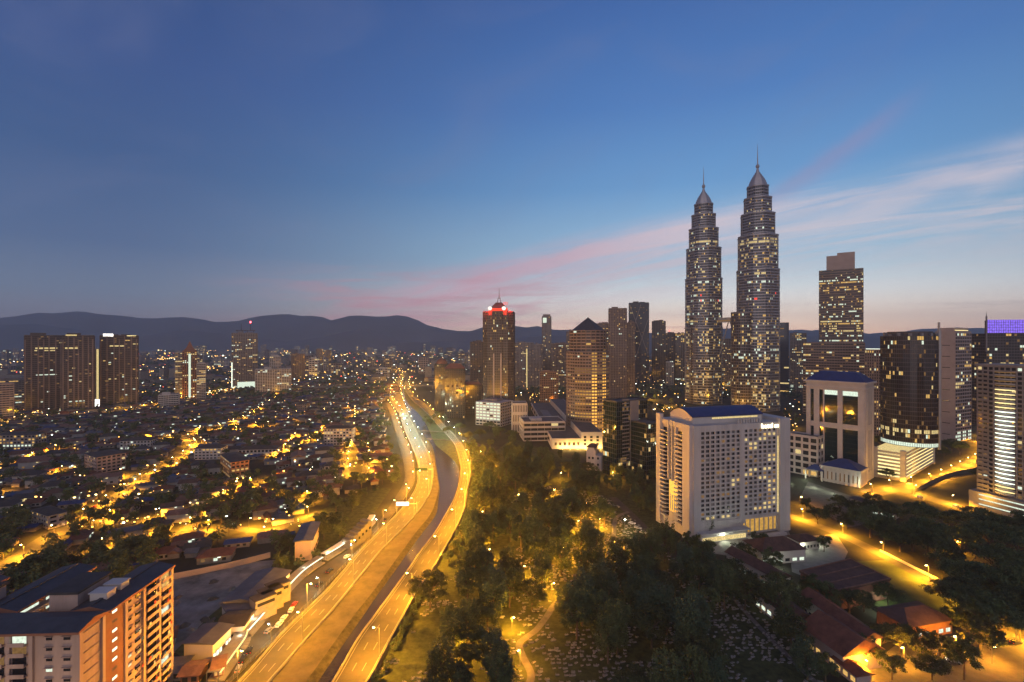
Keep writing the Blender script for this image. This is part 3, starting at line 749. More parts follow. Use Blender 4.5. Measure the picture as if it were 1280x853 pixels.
for z0_, z1_ in ((z2 - 2.2, z2 + 2.2), (z3 + .3, hh + .01), (0, z1)): panel(0, .02 * wd + .01, .98 * wd - .01, z0_, z1_, 1.8)
for fc in (1, 2):
    for l0, l1 in ((.0, .32), (.44, .56), (.68, .96)): panel(fc, l0 * dp + 1.0, l1 * dp, 0, z3 + 1)
    for z0_, z1_ in ((z2 - 2.2, z2 + 2.2), (z3 + .3, hh + .01), (0, z1)): panel(fc, 1.1, dp - 1.1, z0_, z1_, 1.8)
wl.prism(rect(wd + 1.6, dp + 1.6, -.8, -.8), hh - 4.6, hh - 3.2); wl.prism(rect(wd + 3, dp + 3, -1.5, -1.5), hh + .05, hh + 1.6)
wl.build('wall', 'bank_stone', bk)
for l0, l1 in bays:
    for z0_, z1_ in ((z1, z2 - 2.2), (z2 + 2.2, z3 + .3)):
        k = MB(); nz_ = 5
        for q in range(max(1, round((z1_ - z0_) / 4))):
            n_ = max(1, round((z1_ - z0_) / 4)); za = z0_ + q * (z1_ - z0_) / n_; zb_ = z0_ + (q + 1) * (z1_ - z0_) / n_
            m = 2 if (z1_ > z2 + 5 and q == n_ - 1 and l1 - l0 > .1) else 0
            k.box(l0 * wd + .05, 1.6, za + .03, l1 * wd - .05, 1.95, zb_ - .03, m)
        k.build('glass_bay', GL('glass_teal'), bk)
for fc in (1, 2):
    for l0, l1 in ((.32, .44), (.56, .68)):
        for z0_, z1_ in ((z1, z2 - 2.2), (z2 + 2.2, z3 + .3)):
            k = MB()
            if fc == 1: k.box(wd - 1.95, l0 * dp + .05, z0_, wd - 1.4, l1 * dp - .05, z1_)
            else: k.box(1.4, l0 * dp + .05, z0_, 1.95, l1 * dp - .05, z1_)
            k.build('glass_bay', GL('glass'), bk)
k = MB(); k.prism(rect(wd + .6, dp + .6, -.3, -.3), hh + 1.62, hh + 9.5, top=rect(wd * .62, max(6, dp * .35), wd * .19, dp / 2 - max(6, dp * .35) / 2)); k.build('roof', 'blue_roof', bk)
# entrance pavilion
pv_ = MB(); px0, px1 = wd * .42, wd * 1.02; py0 = -20; pv_.box(px0, py0, 0, px1, .05, 12); k = MB()
ns = 9
for q in range(ns + 1):
    xx = px0 + (px1 - px0) * q / ns; pv_.box(xx - .7, py0 - .7, 0, xx + .7, py0 + .1, 12.02)
for q in range(6):
    yy = py0 + 20 * q / 6; pv_.box(px1 - .1, yy, 0, px1 + .7, yy + 1.4, 12.02); pv_.box(px0 - .7, yy, 0, px0 + .1, yy + 1.4, 12.02)
pv_.box(px0 - 1.3, py0 - 1.3, 12.04, px1 + 1.3, -.02, 13.6); pvo = pv_.build('entrance_hall', 'bank_stone', bk)
k = MB(); k.prism(rect(px1 - px0 + 1, 20, px0 - .5, py0 - .8), 13.62, 19.5, top=rect(6, 4, (px0 + px1) / 2 - 3, py0 / 2 - 2)); k.build('roof', 'blue_roof', pvo)
for q in range(ns):
    xx = px0 + (px1 - px0) * q / ns; k = MB(); k.box(xx + 1.2, py0 - .12, 2.5, xx + (px1 - px0) / ns - 1.2, py0 + .02, 9, 3 if q % 3 else 0); k.build('window', GL('glass'), pvo)
k = MB(); k.prism(rect(14, 10, px0 - 12, py0 - 3), 8.5, 12.5, top=rect(3, 3, px0 - 6.5, py0 + .5)); pr_ = k.build('porch_roof', 'blue_roof', bk)
k = MB()
for xx, yy in ((-11.5, -2.5), (1.0, -2.5), (-11.5, 6), (1.0, 6)): k.box(px0 + xx - .5, py0 + yy - .5, 0, px0 + xx + .5, py0 + yy + .5, 8.5)
k.build('porch_column', 'bank_stone', bk)
# low wing at its left
w2 = tower('office_wing', 'long low pale wing with dark windows, left of the blue roofed office block', 'building', spot(984, 1022, 1022, 597, -50, 548, depth=14), 'bank_stone', 'glass', 5.5, 7, 1.6, 2.0, .5, .25, crown='')

# ---------------------------------------------------------------- round dark glass tower with parking podium
c0 = G(1136, 592); rr = 21.5; cy0 = c0.y + 8; cx0 = (1137 - CX) / F * cy0
gt = thing('glass_tower', 'rounded dark glass office tower rising from a lit white parking podium', 'office tower', (cx0, cy0, 0)); hh = ZT(420, cy0 - rr)
wl, bd = MB(), Bands(); rgt = random.Random(8); ls = lit_sel(.035, 5, .6, full=.05)
def gsel(k, j, i): return 2 if k == 0 else ls(k, j, i)
pl = circ(rr, 28); facade(wl, pl, 26, hh, 3.9, 1.9, .16, .7, .16, gsel, bd)
wl.prism(circ(rr - 5, 20), hh + .02, hh + 4); wl.build('wall', 'darkwall', gt); bd.build(gt, GL('glass_brown'))
for ang in (-62, -56):
    k = MB(); x_, y_ = rr * math.cos(R(ang)), rr * math.sin(R(ang)); k.box(x_ - .5, y_ - .9, 24, x_ + .5, y_ + .5, hh + (12 if ang == -62 else 5)); k.build('fin', 'palewall', gt)
for q in range(14):
    t_ = q / 14 * 2 * math.pi; k = MB(); k.box((rr - 3) * math.cos(t_) - 1, (rr - 3) * math.sin(t_) - 1, hh + .02, (rr - 3) * math.cos(t_) + 1, (rr - 3) * math.sin(t_) + 1, hh + rgt.uniform(1.5, 3.5)); k.build('rooftop_unit', 'greywall', gt)
o, a, wd, dp, hh = spot(1131, 1168, 1131, 603, 38, 556, xd=1092)
pd = MB(); nf = 8; hh = 26
pa = Vector((o.x - cx0, o.y - cy0)); ca, sa = math.cos(a), math.sin(a)
tr = lambda p: (pa.x + p[0] * ca - p[1] * sa, pa.y + p[0] * sa + p[1] * ca)
pd.prism([tr(p) for p in rect(wd - 2, dp - 2, 1, 1)], 0, hh - 1)
for k_ in range(nf):
    z = 1.2 + k_ * (hh - 1.4) / nf; pd.prism([tr(p) for p in rect(wd, dp)], z, z + 1.5)
for p in ((-.4, -.4), (wd - 3, -.4), (-.4, dp - 3)): pd.prism([tr(q) for q in rect(3.6, 3.6, *p)], 0, hh + .4)
po = pd.build('parking_podium', 'palewall', gt)
for k_ in range(nf):
    z = 1.2 + k_ * (hh - 1.4) / nf + 1.5; k = MB(); k.prism([tr(p) for p in rect(wd - 1.2, dp - 1.2, .6, .6)], z + .15, z + 1.55); k.build('light_strip', 'strip_yellow' if k_ < 6 else 'lit_yellow', po)

# ---------------------------------------------------------------- tan slab behind it
o, a, wd, dp, hh = spot(1169, 1194, 1194, 553, -64, 414, xd=1214)
tn = thing('office_slab', 'tan blank sided office slab right of the rounded glass tower', 'office tower', (o.x, o.y, 0), a)
wl = MB(); bd = Bands(); wl.prism(rect(wd, dp), 0, hh)
ls = lit_sel(.10, 77)
facade(wl, rect(wd, dp), 0, hh - 2, 4.2, 4.5, .5, 1.5, .3, lambda k, j, i: (2 if k < 3 and (k * 3 + j) % 3 else ls(k, j, i)), bd, edges=(1,), core=False)
wl.build('wall', 'tan', tn); bd.build(tn, GL('glass_brown'))
k = MB(); k.prism(rect(wd * .8, dp * .9, wd * .1, dp * .05), hh + .02, hh + 4); k.build('plant_room', 'tan', tn)
k = MB(); k.box(wd - .5, 1, hh + .5, wd + .1, dp * .8, hh + 1.2); k.build('light_strip', 'strip_yellow', tn)
for q in range(9):
    z = 8 + q * (hh - 12) / 9; k = MB(); k.box(wd * .35, -.06, z, wd * .75, .02, z + .7); k.build('slot_window', 'glass', tn)

# ---------------------------------------------------------------- residential tower at the right edge
o, a, wd, dp, hh = spot(1222, 1345, 1262, 643, -72, 459, depth=26)
rs = thing('apartment_tower', 'pale apartment tower with a glowing column of curved balconies', 'apartment tower', (o.x, o.y, 0), a)
wl, bd = MB(), Bands(); pl = rect(wd, dp); facade(wl, pl, 12, hh, 3.1, 3.2, .8, 1.1, .5, lit_sel(.06, 21), bd)
wl.box(-2, -6, 0, wd + 1, dp + 3, 11.9); wl.prism(rect(wd + 2.4, dp + 2.4, -1.2, -1.2), hh + .05, hh + 1.4); wl.build('wall', 'greywall', rs); bd.build(rs, GL('glass'))
nfl = round((hh - 14) / 3.1)
lx0, lx1 = wd * .20, wd * .42
for q in range(nfl):
    z = 13 + q * (hh - 16) / nfl; k = MB(); n = 8
    arc_ = [(lx0 + (lx1 - lx0) * t_ / n, -.5 - 3.0 * math.sin(math.pi * t_ / n)) for t_ in range(n + 1)]
    k.prism([(lx1, 0)] + [(lx0, 0)] + arc_[0:], z, z + .9, 0); k.build('balcony', 'palewall', rs)
    k = MB(); k.prism([(lx1, .0), (lx0, .0)] + [(x, y * .8) for x, y in arc_], z + 1.9, z + 2.5); k.build('balcony_light', 'strip_white' if q < nfl * .66 and q > 1 else 'strip_yellow' if q < nfl * .85 else 'lit_dim', rs)
    for s_ in (.02, .58, .80):
        k = MB(); k.box(wd * s_, -1.9, z, wd * (s_ + .13), -.56, z + .2); k.box(wd * s_, -1.9, z + .2, wd * (s_ + .13), -1.75, z + 1.1); k.build('balcony', 'greywall', rs)
for z in (3.0, 6.6, 9.8):
    k = MB(); k.box(4, -6.2, z, wd, -6.02, z + .8); k.build('light_strip', 'lit_white', rs)

# ---------------------------------------------------------------- tower with purple crown behind
f_ = spot(1233, 1310, 1262, 536, -8, 417, depth=34); o, a, wd, dp, hh = f_
rt_, pl, hh = tower('crowned_tower', 'dark office tower topped by a glowing purple screen and slim spike', 'office tower', f_, 'darkwall', 'glass_brown', 3.9, 3.4, .3, .9, .2, .08, crown='', par=0)
z1_ = ZT(400, o.y)
k = MB(); k.box(1.0, -.05, hh + .4, wd, .25, z1_); nn = 26
k.build('purple_screen', 'purple', rt_)
k = MB()
for q in range(nn): k.box(1.0 + q * (wd - 1) / nn, -.25, hh + .3, 1.25 + q * (wd - 1) / nn, -.06, z1_)
for q in range(5): zz = hh + .4 + q * (z1_ - hh - .4) / 5; k.box(1.2, -.16, zz, wd, -.055, zz + .35)
k.box(0, .26, hh + .02, wd, 3, z1_ - 1); k.build('screen_frame', 'darkwall', rt_)
k = MB(); k.box(-.4, -.4, hh - 25, .9, .9, z1_ + 5); k.tube((.25, .25, z1_ + 5), (.25, .25, z1_ + 11), .45, .1, 6); k.build('spike', 'greywall', rt_)
k = MB(); k.face([(wd * .55, -.35, 0), (wd, -.35, 0), (wd, -.35, hh - 2), (wd * .9, -.35, hh - 2)]); k.box(wd * .9, -.34, 0, wd, -.2, hh - 2); k.build('slanted_panel', 'tan', rt_)

# ---------------------------------------------------------------- office slab right of the twins + its low block
f_ = spot(1024, 1079, 1050, 512, -33, 337, depth=30); rt_, pl, hh = tower('office_tower', 'slim brown office tower, many lit windows and a lower set back crown', 'office tower', f_, 'brownwall', 'glass_brown', 4.2, 1.9, .3, 2.0, .4, .20, full=.02, crown='', par=0)
k = MB(); n = 10; wd = f_[2]
k.prism([(wd * .17, 4), (wd * .82, 4), (wd * .82, 26), (wd * .17, 26)], hh + .02, ZT(321, f_[0].y)); k.box(wd * .42, 3.4, hh, wd * .82, 25, ZT(318, f_[0].y)); k.build('crown', 'tan', rt_)
k = MB(); k.box(.2, -.3, hh - 7, wd - .2, -.1, hh - 1.5); k.build('window_band', 'glass_teal', rt_)
tower('office_block', 'broad brown block with ribbon windows in front of the slim office tower', 'office building', spot(1004, 1081, 1040, 520, -31, 429, depth=24), 'brownwall', 'glass_brown', 4.4, 3.6, .3, 2.0, .5, .14, full=.05, crown='')
rt_, pl, hh = tower('office_tower', 'dark gridded tower with a white lit rooftop, left of the rounded glass tower', 'office tower', spot(1081, 1110, 1095, 545, -36, 438, depth=26), 'brownwall', 'glass_brown', 3.7, 2.4, 1.1, 1.2, .4, .12, crown='')
k = MB(); k.box(1, -.5, hh + 1.3, 22, 10, hh + 1.8); k.build('light_strip', 'strip_white', rt_)
tower('blade_tower', 'thin slate blade tower with slanted top just right of the twin towers', 'office tower', spot(974, 986, 980, 492, -24, 404, depth=20), 'slate', 'glass_blue', 3.6, 8, .2, .5, .1, .02, crown='')
tower('apartment_tower', 'grey apartment tower with a stepped roof, second right of the twin towers', 'apartment tower', spot(988, 1008, 998, 490, -28, 417, depth=22), 'greywall', 'glass', 3.3, 3.3, 1.2, 1.3, .5, .12)

# ---------------------------------------------------------------- the middle of the skyline
# dome topped round tower
pc = G(741, 547); cy0 = pc.y + 27; cx0 = (735 - CX) / F * cy0; hh = ZT(413, cy0 - 20)
rt_ = thing('round_tower', 'round brown tower with a pyramid cap and golden lit lower columns', 'office tower', (cx0, cy0, 0)); wl, bd = MB(), Bands(); ls = lit_sel(.06, 61, .4, full=.03)
def psel(k, j, i):
    if i in (18, 20, 22) and k < 27: return 5 if k < 20 else 7
    if i in (15, 16, 17, 19, 21, 23) and k < 24 and (k * 5) % 7 < 3: return 7 if k < 18 else 3
    return ls(k, j, i)
z_ = ZT(440, cy0 - 27); low = facade(wl, circ(27.5, 24), 0, z_, 4.0, 3.6, .6, 2.0, .8, psel, bd)
facade(wl, circ(23.5, 24), z_, hh, 4.0, 6, .6, 1.7, .6, psel, bd, low=low)
wl.build('wall', 'brownwall', rt_); bd.build(rt_, GL('glass_brown') + [M('lit_gold'), M('lit_dim'), M('lit_gold_dim')])
k = MB(); za = ZT(397, cy0); k.prism(circ(22.5, 8, ph=.39), hh + .03, za, top=[(.3 * math.cos(t_ * math.pi / 4 + .39), .3 * math.sin(t_ * math.pi / 4 + .39)) for t_ in range(8)]); k.build('roof', 'slate', rt_)
# lit podium hall before it
f_ = spot(690, 753, 690, 561.5, 2, 549, xd=664); o, a, wd, dp, hh = f_
pdm = thing('hall', 'low cream hall, its front flooded with golden light, under the pyramid tower', 'hall', (o.x, o.y, 0), a); wl = MB(); wl.box(0, 0, 0, wd * .58, dp, hh); wl.box(wd * .58, .003, 0, wd, dp, hh + 7.5); wl.box(-.5, -.5, hh - 1.4, wd * .575, dp, hh + .6)
k = MB(); k.box(.5, .5, hh + .4, wd * .575 - .5, dp - .5, hh + .64); k.box(wd * .58 + .5, .5, hh + 7.3, wd - .5, dp - .5, hh + 7.54); k.build('roof', 'roof_flat', pdm)
wl.build('wall', 'cream', pdm)
for q in range(6):
    xx = wd * .05 + q * wd * .09; k = MB(); k.box(xx, -.05, hh * .35, xx + wd * .045, .05, hh * .65); k.build('window', 'lit_dim', pdm)
for q in range(3):
    for z in (.35, .72, 1.05):
        xx = wd * .63 + q * wd * .125; k = MB(); k.box(xx, -.06, hh * z, xx + wd * .05, .05, hh * z + 2.6); k.build('window', 'glass', pdm)
for q in range(7):
    yy = dp * .08 + q * dp * .13; k = MB(); k.box(-.06, yy, hh * .3, .03, yy + dp * .06, hh * .7); k.build('window', 'glass', pdm)
k = MB(); k.box(wd * .12, dp * .3, hh + .05, wd * .32, dp * .7, hh + 1.4); k.build('skylight', 'roof_grey', pdm)
HALLC = f_
# red crowned tower
f_ = spot(603, 641, 622, 527, -6, 390, depth=36); o, a, wd, dp, hh = f_
def notch(w_, d): c = .16; return [(w_ * c, 0), (w_ * .36, 0), (w_ * .36, -2.5), (w_ * .64, -2.5), (w_ * .64, 0), (w_ * (1 - c), 0), (w_, d * c), (w_, d * (1 - c)), (w_ * (1 - c), d), (w_ * c, d), (0, d * (1 - c)), (0, d * c)]
rt_, pl, hh = tower('crowned_tower', 'dark tower with a red glowing crown and white rooftop globes', 'office tower', f_, 'darkwall', 'glass_brown', 3.8, 2.4, .8, 1.1, .4, .03, crown='', poly=notch)
k = MB(); k.box(wd * .36, -3.0, 18, wd * .40, -2.5, hh * .62); k.box(wd * .60, -3.0, 18, wd * .64, -2.5, hh * .62); k.build('pale_rib', 'tan', rt_)
k = MB(); k.prism(rect(wd * .62, dp * .62, wd * .19, dp * .19), hh + .03, hh + 7, top=rect(wd * .5, dp * .5, wd * .25, dp * .25)); k.prism(rect(wd * .5, dp * .5, wd * .25, dp * .25), hh + 7.02, hh + 15, top=rect(wd * .2, dp * .2, wd * .4, dp * .4)); k.build('crown', 'darkwall', rt_)
k = MB(); k.box(wd * .19, dp * .16, hh + 1, wd * .81, dp * .18, hh + 6); k.box(wd * .19, -.4, hh - 5, wd * .32, -.25, hh + 1); k.box(wd * .68, -.4, hh - 5, wd * .81, -.25, hh + 1); k.build('red_light_panel', 'lit_red', rt_)
for s_ in (.24, .70):
    k = MB(); k.lathe([(.1, hh + 2.4), (2.0, hh + 3), (3.1, hh + 5), (3.0, hh + 6.6), (1.7, hh + 8), (.1, hh + 8.4)], 14, cx=wd * s_, cy=dp * .08); k.build('globe_light', 'globe', rt_)
for q in (0, 1):
    k = MB(); c_ = wd * .70 + q * 3.4; n = 14
    for t_ in range(n):
        a1, a2 = 2 * math.pi * t_ / n, 2 * math.pi * (t_ + 1) / n; k.tube((c_ + 1.7 * math.cos(a1), dp * .2, hh + 13 + 1.7 * math.sin(a1)), (c_ + 1.7 * math.cos(a2), dp * .2, hh + 13 + 1.7 * math.sin(a2)), .3, .3, 5)
    k.build('ring_sign', 'lit_red', rt_)
k = MB(); zt_ = ZT(359, o.y)
for sx, sy in ((-1, -1), (1, -1), (1, 1), (-1, 1)): k.tube((wd / 2 + sx * 2.6, dp / 2 + sy * 2.6, hh + 14), (wd / 2 + sx * 1.6, dp / 2 + sy * 1.6, hh + 22), .3, .3, 5)
k.box(wd / 2 - 2, dp / 2 - 2, hh + 21.5, wd / 2 + 2, dp / 2 + 2, hh + 22.3); k.tube((wd / 2, dp / 2, hh + 22), (wd / 2, dp / 2, zt_), .6, .15, 6); k.build('mast', 'greywall', rt_)
# its office podium
f_ = spot(595, 625.5, 625.5, 534, -28, 504, xd=641); o, a, wd, dp, hh = f_
op = thing('office_block', 'low office block with bright white window strips, below the red crowned tower', 'office building', (o.x, o.y, 0), a); wl = MB(); bd = Bands()
facade(wl, rect(wd, dp), 0, hh, 4.2, 5.5, .9, 1.9, .5, lambda k, j, i: (2 if i == 0 and 1 < k < 8 and (k * 7 + j * 3) % 11 else 0), bd); wl.build('wall', 'palewall', op); bd.build(op, GL('glass'))
k = MB(); k.prism(rect(wd * .5, dp * .5, wd * .2, dp * .3), hh + .02, hh + 3); k.build('plant_room', 'greywall', op)
tower('office_block', 'grey striped block joined to the right of the white lit office block', 'office building', spot(641, 659, 650, 541, 4, 505, depth=22), 'palewall', 'glass', 14, 2.2, 1.2, 4, .5, .0, crown='')
k_ = tower('carpark', 'layered pale parking building, left of the golden lit hall', 'car park', spot(655, 706, 690, 551, 6, 528, depth=40), 'palewall', 'glass', 5.2, 8, .2, 2.4, .8, .06, crown='plant')
# dark glass pair
rt_, pl, hh = tower('glass_tower', 'dark reflecting glass tower with a grey panel stripe, left of the hotel', 'office tower', spot(770.5, 809, 770.5, 597, 33, 503.5, xd=754), 'slate', 'glass_teal', 4.0, 2.4, .14, .35, .08, .02, crown='')
wd = spot(770.5, 809, 770.5, 597, 33, 503.5, xd=754)[2]; k = MB(); k.box(wd * .42, -.5, 8, wd * .70, -.1, hh + .4); k.build('panel_stripe', 'greywall', rt_)
for q in range(18):
    k = MB(); z = 11 + q * 3.3; k.box(wd * .18, -.25, z, wd * .40, -.12, z + 1.0); k.build('sill_band', 'greywall', rt_)
tower('glass_tower', 'smaller dark glass block tucked between the reflecting tower and the hotel', 'office tower', spot(808, 828, 808, 600, 30, 531, depth=20), 'slate', 'glass_teal', 4.0, 2.4, .14, .5, .08, .03, crown='')
f_ = spot(733, 752, 748, 589, -20, 563, depth=14); o, a, wd, dp, hh = f_
wh = thing('white_house', 'tall white house with stepped gable beside the reflecting glass tower', 'house', (o.x, o.y, 0), a); k = MB(); k.box(0, 0, 0, wd * .6, dp, hh); k.box(wd * .6, .004, 0, wd, dp, hh * .72); k.box(wd * .1, .02, hh, wd * .5, dp, hh + 2); k.build('wall', 'hotel_white', wh)
k = MB(); k.prism(rect(wd * .66, dp + .8, -.3, -.4), hh + 2.03, hh + 4, top=rect(wd * .1, dp * .6, wd * .25, dp * .2)); k.build('roof', 'roof_brown', wh)
for z in (.25, .55):
    for x_ in (.12, .36, .7): k = MB(); k.box(wd * x_, -.04, hh * z, wd * (x_ + .13), .04, hh * z + 2); k.build('window', 'glass', wh)

SKY = [  # name, label, cat, (xl, xr, yb, ytop), wall, glass, lit, style
 ('apartment_tower', 'dark brown slab tower with flat cap, just right of the pyramid tower', (761, 783.5, 498, 386), 'brownwall', 'glass_brown', 0.017, 'v', 8),
 ('apartment_tower', 'lower brown slab leaning against the flat capped slab tower', (783.5, 793.5, 496, 404), 'brownwall', 'glass_brown', 0.011, 'v', 8),
 ('office_tower', 'blue black tower with slanted cross braces on its front', (786, 811, 484, 379), 'slate', 'glass_blue', 0.017, 'g', -6),
 ('office_tower', 'slim black tower right of the cross braced blue tower', (815, 832, 482, 402), 'darkwall', 'glass', 0.022, 'v', 4),
 ('apartment_tower', 'dark tower with a red roof beacon, left of the twin towers', (832, 844, 481, 417), 'darkwall', 'glass', 0.033, 'g', 4),
 ('apartment_tower', 'grey slab tower touching the left edge of the twin towers', (844, 858, 481, 417), 'greywall', 'glass', 0.044, 'v', 0),
 ('office_block', 'cream gridded mid rise with thin roof spike, below the slim black tower', (817, 842, 482, 454), 'cream', 'glass_brown', 0.028, 'v', 5),
 ('apartment_tower', 'grey tower in the gap between the twin towers, lower half', (890, 917, 488, 424), 'greywall', 'glass', 0.110, 'g', 2),
 ('apartment_tower', 'pale needle tower with rounded cap, tallest right of the red crown', (677.5, 689, 484, 396), 'greywall', 'glass', 0.028, 'v', -4),
 ('apartment_tower', 'long ribbed apartment slab with one lit column, right of the red crowned tower', (644, 667, 488, 429), 'greywall', 'glass', 0.044, 'v', 5),
 ('apartment_tower', 'ribbed apartment slab behind the needle tower, left half', (667, 678, 488, 431), 'greywall', 'glass', 0.033, 'v', 5),
 ('apartment_tower', 'ribbed apartment slab right of the needle tower', (689, 711, 487, 430), 'brownwall', 'glass', 0.055, 'g', 5),
 ('apartment_tower', 'plain dark tower peeking out left of the pyramid cap', (708, 722, 486, 415), 'brownwall', 'glass', 0.044, 'g', 0),
 ('office_tower', 'dark flat roofed tower peeking out right of the pyramid cap', (745, 762, 490, 405), 'brownwall', 'glass', 0.044, 'h', 0),
 ('apartment_block', 'orange floodlit mid rise with small windows, below the needle tower', (675, 697.5, 503, 466), 'orangewall', 'glass_brown', 0.044, 'g', 0),
 ('apartment_tower', 'brown tower block behind the red crowned tower, at its left', (588, 604, 500, 428), 'darkwall', 'glass', 0.022, 'v', 0),
 ('apartment_tower', 'wide dark block with mansard top, right one of the highway flats', (577, 601, 519, 482), 'flat_dark', 'glass', 0.017, 'v', 0),
 ('apartment_tower', 'dark flats with a hipped roof, middle one of the highway flats', (556, 581, 523, 462), 'flat_dark', 'glass', 0.044, 'v', 0),
 ('apartment_tower', 'dark flats with a domed peak, nearest the highway bend', (543.5, 561, 514, 456), 'flat_dark', 'glass', 0.022, 'v', 0),
 ('apartment_tower', 'wide dark slab tower on the far left, its left half', (30.5, 78, 516, 420), 'darkwall', 'glass_brown', 0.028, 'h', -8),
 ('apartment_tower', 'right half of the wide slab pair on the far left', (78, 117.5, 515, 420), 'darkwall', 'glass_brown', 0.028, 'h', -8),
 ('apartment_tower', 'single dark slab tower with glowing roof sign and lit upper floor', (125, 172.5, 509, 420), 'darkwall', 'glass_brown', 0.028, 'h', -8),
 ('office_block', 'brown low block cut by the left edge of the view', (-22, 17, 526, 481), 'tan', 'glass', 0.033, 'h', -5),
 ('apartment_block', 'yellowish mid rise behind the low brown block at the left edge', (-14, 31, 515, 476), 'greywall', 'glass', 0.138, 'h', -5),
 ('office_block', 'plain pale box with no lit windows, between the slab tower and the spired tower', (198, 223, 511, 494), 'hotel_white', 'glass', 0.011, 'h', -20),
 ('apartment_tower', 'tower with dark red spire roof and pale centre strip', (228, 246, 499, 440), 'rust', 'glass', 0.110, 'v', -4),
 ('apartment_tower', 'lower pale wing with ribbon windows left of the spire roofed tower', (219, 228.5, 499, 441), 'palewall', 'glass', 0.138, 'h', -4),
 ('apartment_tower', 'lower pale wing with ribbon windows right of the spire roofed tower', (246, 257, 499, 455), 'palewall', 'glass', 0.138, 'h', -4),
 ('office_tower', 'tall grey office tower with two roof masts and one red beacon', (289.5, 322, 489, 417), 'greywall', 'glass', 0.088, 'g', -4),
 ('apartment_block', 'broad pale mid rise with small windows right of the masted tower', (319, 364, 494, 462), 'palewall', 'glass_brown', 0.077, 'g', -4),
 ('apartment_block', 'narrow penthouse block standing up behind the broad pale mid rise', (337, 351, 492, 446), 'palewall', 'glass_brown', 0.066, 'g', -4),
 ('apartment_tower', 'brown mid rise far behind the overpass, left of the twin pale blocks', (364, 381, 478, 443), 'brownwall', 'glass', 0.033, 'v', 0),
 ('apartment_tower', 'left one of two pale green towers far behind the overpass', (395, 404, 470, 437), 'greywall', 'glass', 0.055, 'g', 0),
 ('apartment_tower', 'right one of two pale green towers far behind the overpass', (405, 414, 468, 438), 'greywall', 'glass', 0.055, 'g', 0),
 ('apartment_block', 'low rise slab far right in the middle distance, past the tan slab', (1214, 1234, 496, 462), 'greywall', 'glass', 0.066, 'g', 0),
]
ST = {'v': (3.4, 3.4, 1.5, 1.0, .5), 'g': (3.4, 3.6, 1.2, 1.3, .4), 'h': (3.3, 3.8, .35, 1.7, .5)}
SKYR = {}
for nm, lb, (xl, xr, yb, yt), wl_, gl_, lt, st, yw in SKY:
    fh, bw, pier, span, prot = ST[st]; fit = spot(xl, xr, (xl + xr) / 2, yb, -math.degrees(math.atan(((xl + xr) / 2 - CX) / F)) + yw * .3, yt, depth=max(14, min(34, (xr - xl) * 1.0)))
    if fit[2] > 60 or fit[0].y > 1300: bw *= 1.35
    SKYR[lb] = (tower(nm, lb, nm.replace('_', ' '), fit, wl_, gl_, fh, bw, pier, span, prot, lt, full=.012 if st == 'h' else 0), fit)
def on(lbl_start):
    for k_, v_ in SKYR.items():
        if k_.startswith(lbl_start): return v_
(rt_, pl, hh), f_ = on('tower with dark red spire'); wd, dp = f_[2], f_[3]
k = MB(); k.prism(rect(wd, dp), hh + 1.25, hh + 8, top=rect(wd * .5, dp * .5, wd * .25, dp * .25)); k.prism(rect(wd * .5, dp * .5, wd * .25, dp * .25), hh + 8.02, hh + 22, top=rect(.6, .6, wd / 2 - .3, dp / 2 - .3)); k.build('spire_roof', 'rust', rt_)
k = MB(); k.box(wd * .42, -1.0, 4, wd * .58, -.6, hh - 4); k.build('light_strip', 'lit_white', rt_)
(rt_, pl, hh), f_ = on('tall grey office tower with two'); wd, dp = f_[2], f_[3]
k = MB(); k.box(wd * .15, dp * .3, hh + 6.5, wd * .9, dp * .6, hh + 8)
for s_ in (.2, .4, .6, .85): k.box(wd * s_ - .6, dp * .4, hh, wd * s_ + .6, dp * .5, hh + 6.5)
k.build('roof_frame', 'darkwall', rt_)
for s_, z in ((.36, 24), (.72, 26)): k = MB(); k.tube((wd * s_, dp * .45, hh + 8), (wd * s_, dp * .45, hh + z), .8, .4, 6); mst = k.build('mast', 'darkwall', rt_)
k = MB(); k.lathe([(.1, hh + 25.6), (1.6, hh + 26.2), (2.0, hh + 28), (1.2, hh + 29.6), (.1, hh + 30)], 10, cx=wd * .72, cy=dp * .45); k.build('beacon', 'red_beacon', mst)
k = MB(); k.box(-.2, -1.2, 1, 1.6, -.55, hh * .5); k.build('light_strip', 'strip_white', rt_)
k = MB(); k.box(wd * .22, -.8, 3, wd * .9, -.55, 22); k.build('lobby_window', 'lit_white', rt_)
(rt_, pl, hh), f_ = on('single dark slab'); wd, dp = f_[2], f_[3]
k = MB(); k.box(wd * .08, -.5, hh - 1.2, wd * .34, -.25, hh + 3.5); k.build('roof_sign', 'panel_white', rt_); k = MB(); k.box(wd * .7, -.5, hh - .6, wd * .95, -.25, hh + .8); k.build('roof_sign', 'strip_yellow', rt_)
k = MB(); k.box(wd * .25, -.9, hh - 19.5, wd * .65, -.6, hh - 17.3); k.build('lit_floor', 'lit_yellow', rt_)
(rt_, pl, hh), f_ = on('wide dark slab tower'); wd = f_[2]
k = MB(); k.box(wd * .28, -.9, hh - 22, wd * .86, -.6, hh - 19.6); k.build('lit_floor', 'lit_yellow', rt_)
k = MB(); k.box(wd * .3, -.9, hh - 66, wd * .85, -.6, hh - 64.6); k.build('lit_floor', 'lit_white', rt_)
for nm_ in ('wide dark slab tower', 'right half of the wide', 'single dark slab'):
    (rt_, pl, hh), f_ = on(nm_)
    for s_ in (.02, .18, .36, .5, .64, .82, .96): k = MB(); k.box(f_[2] * s_ - .9, -1.3, 0, f_[2] * s_ + .9, -.53, hh - 8 + (s_ * 40) % 9); k.build('rib', 'brownwall', rt_)
(rt_, pl, hh), f_ = on('right half of the wide'); wd = f_[2]
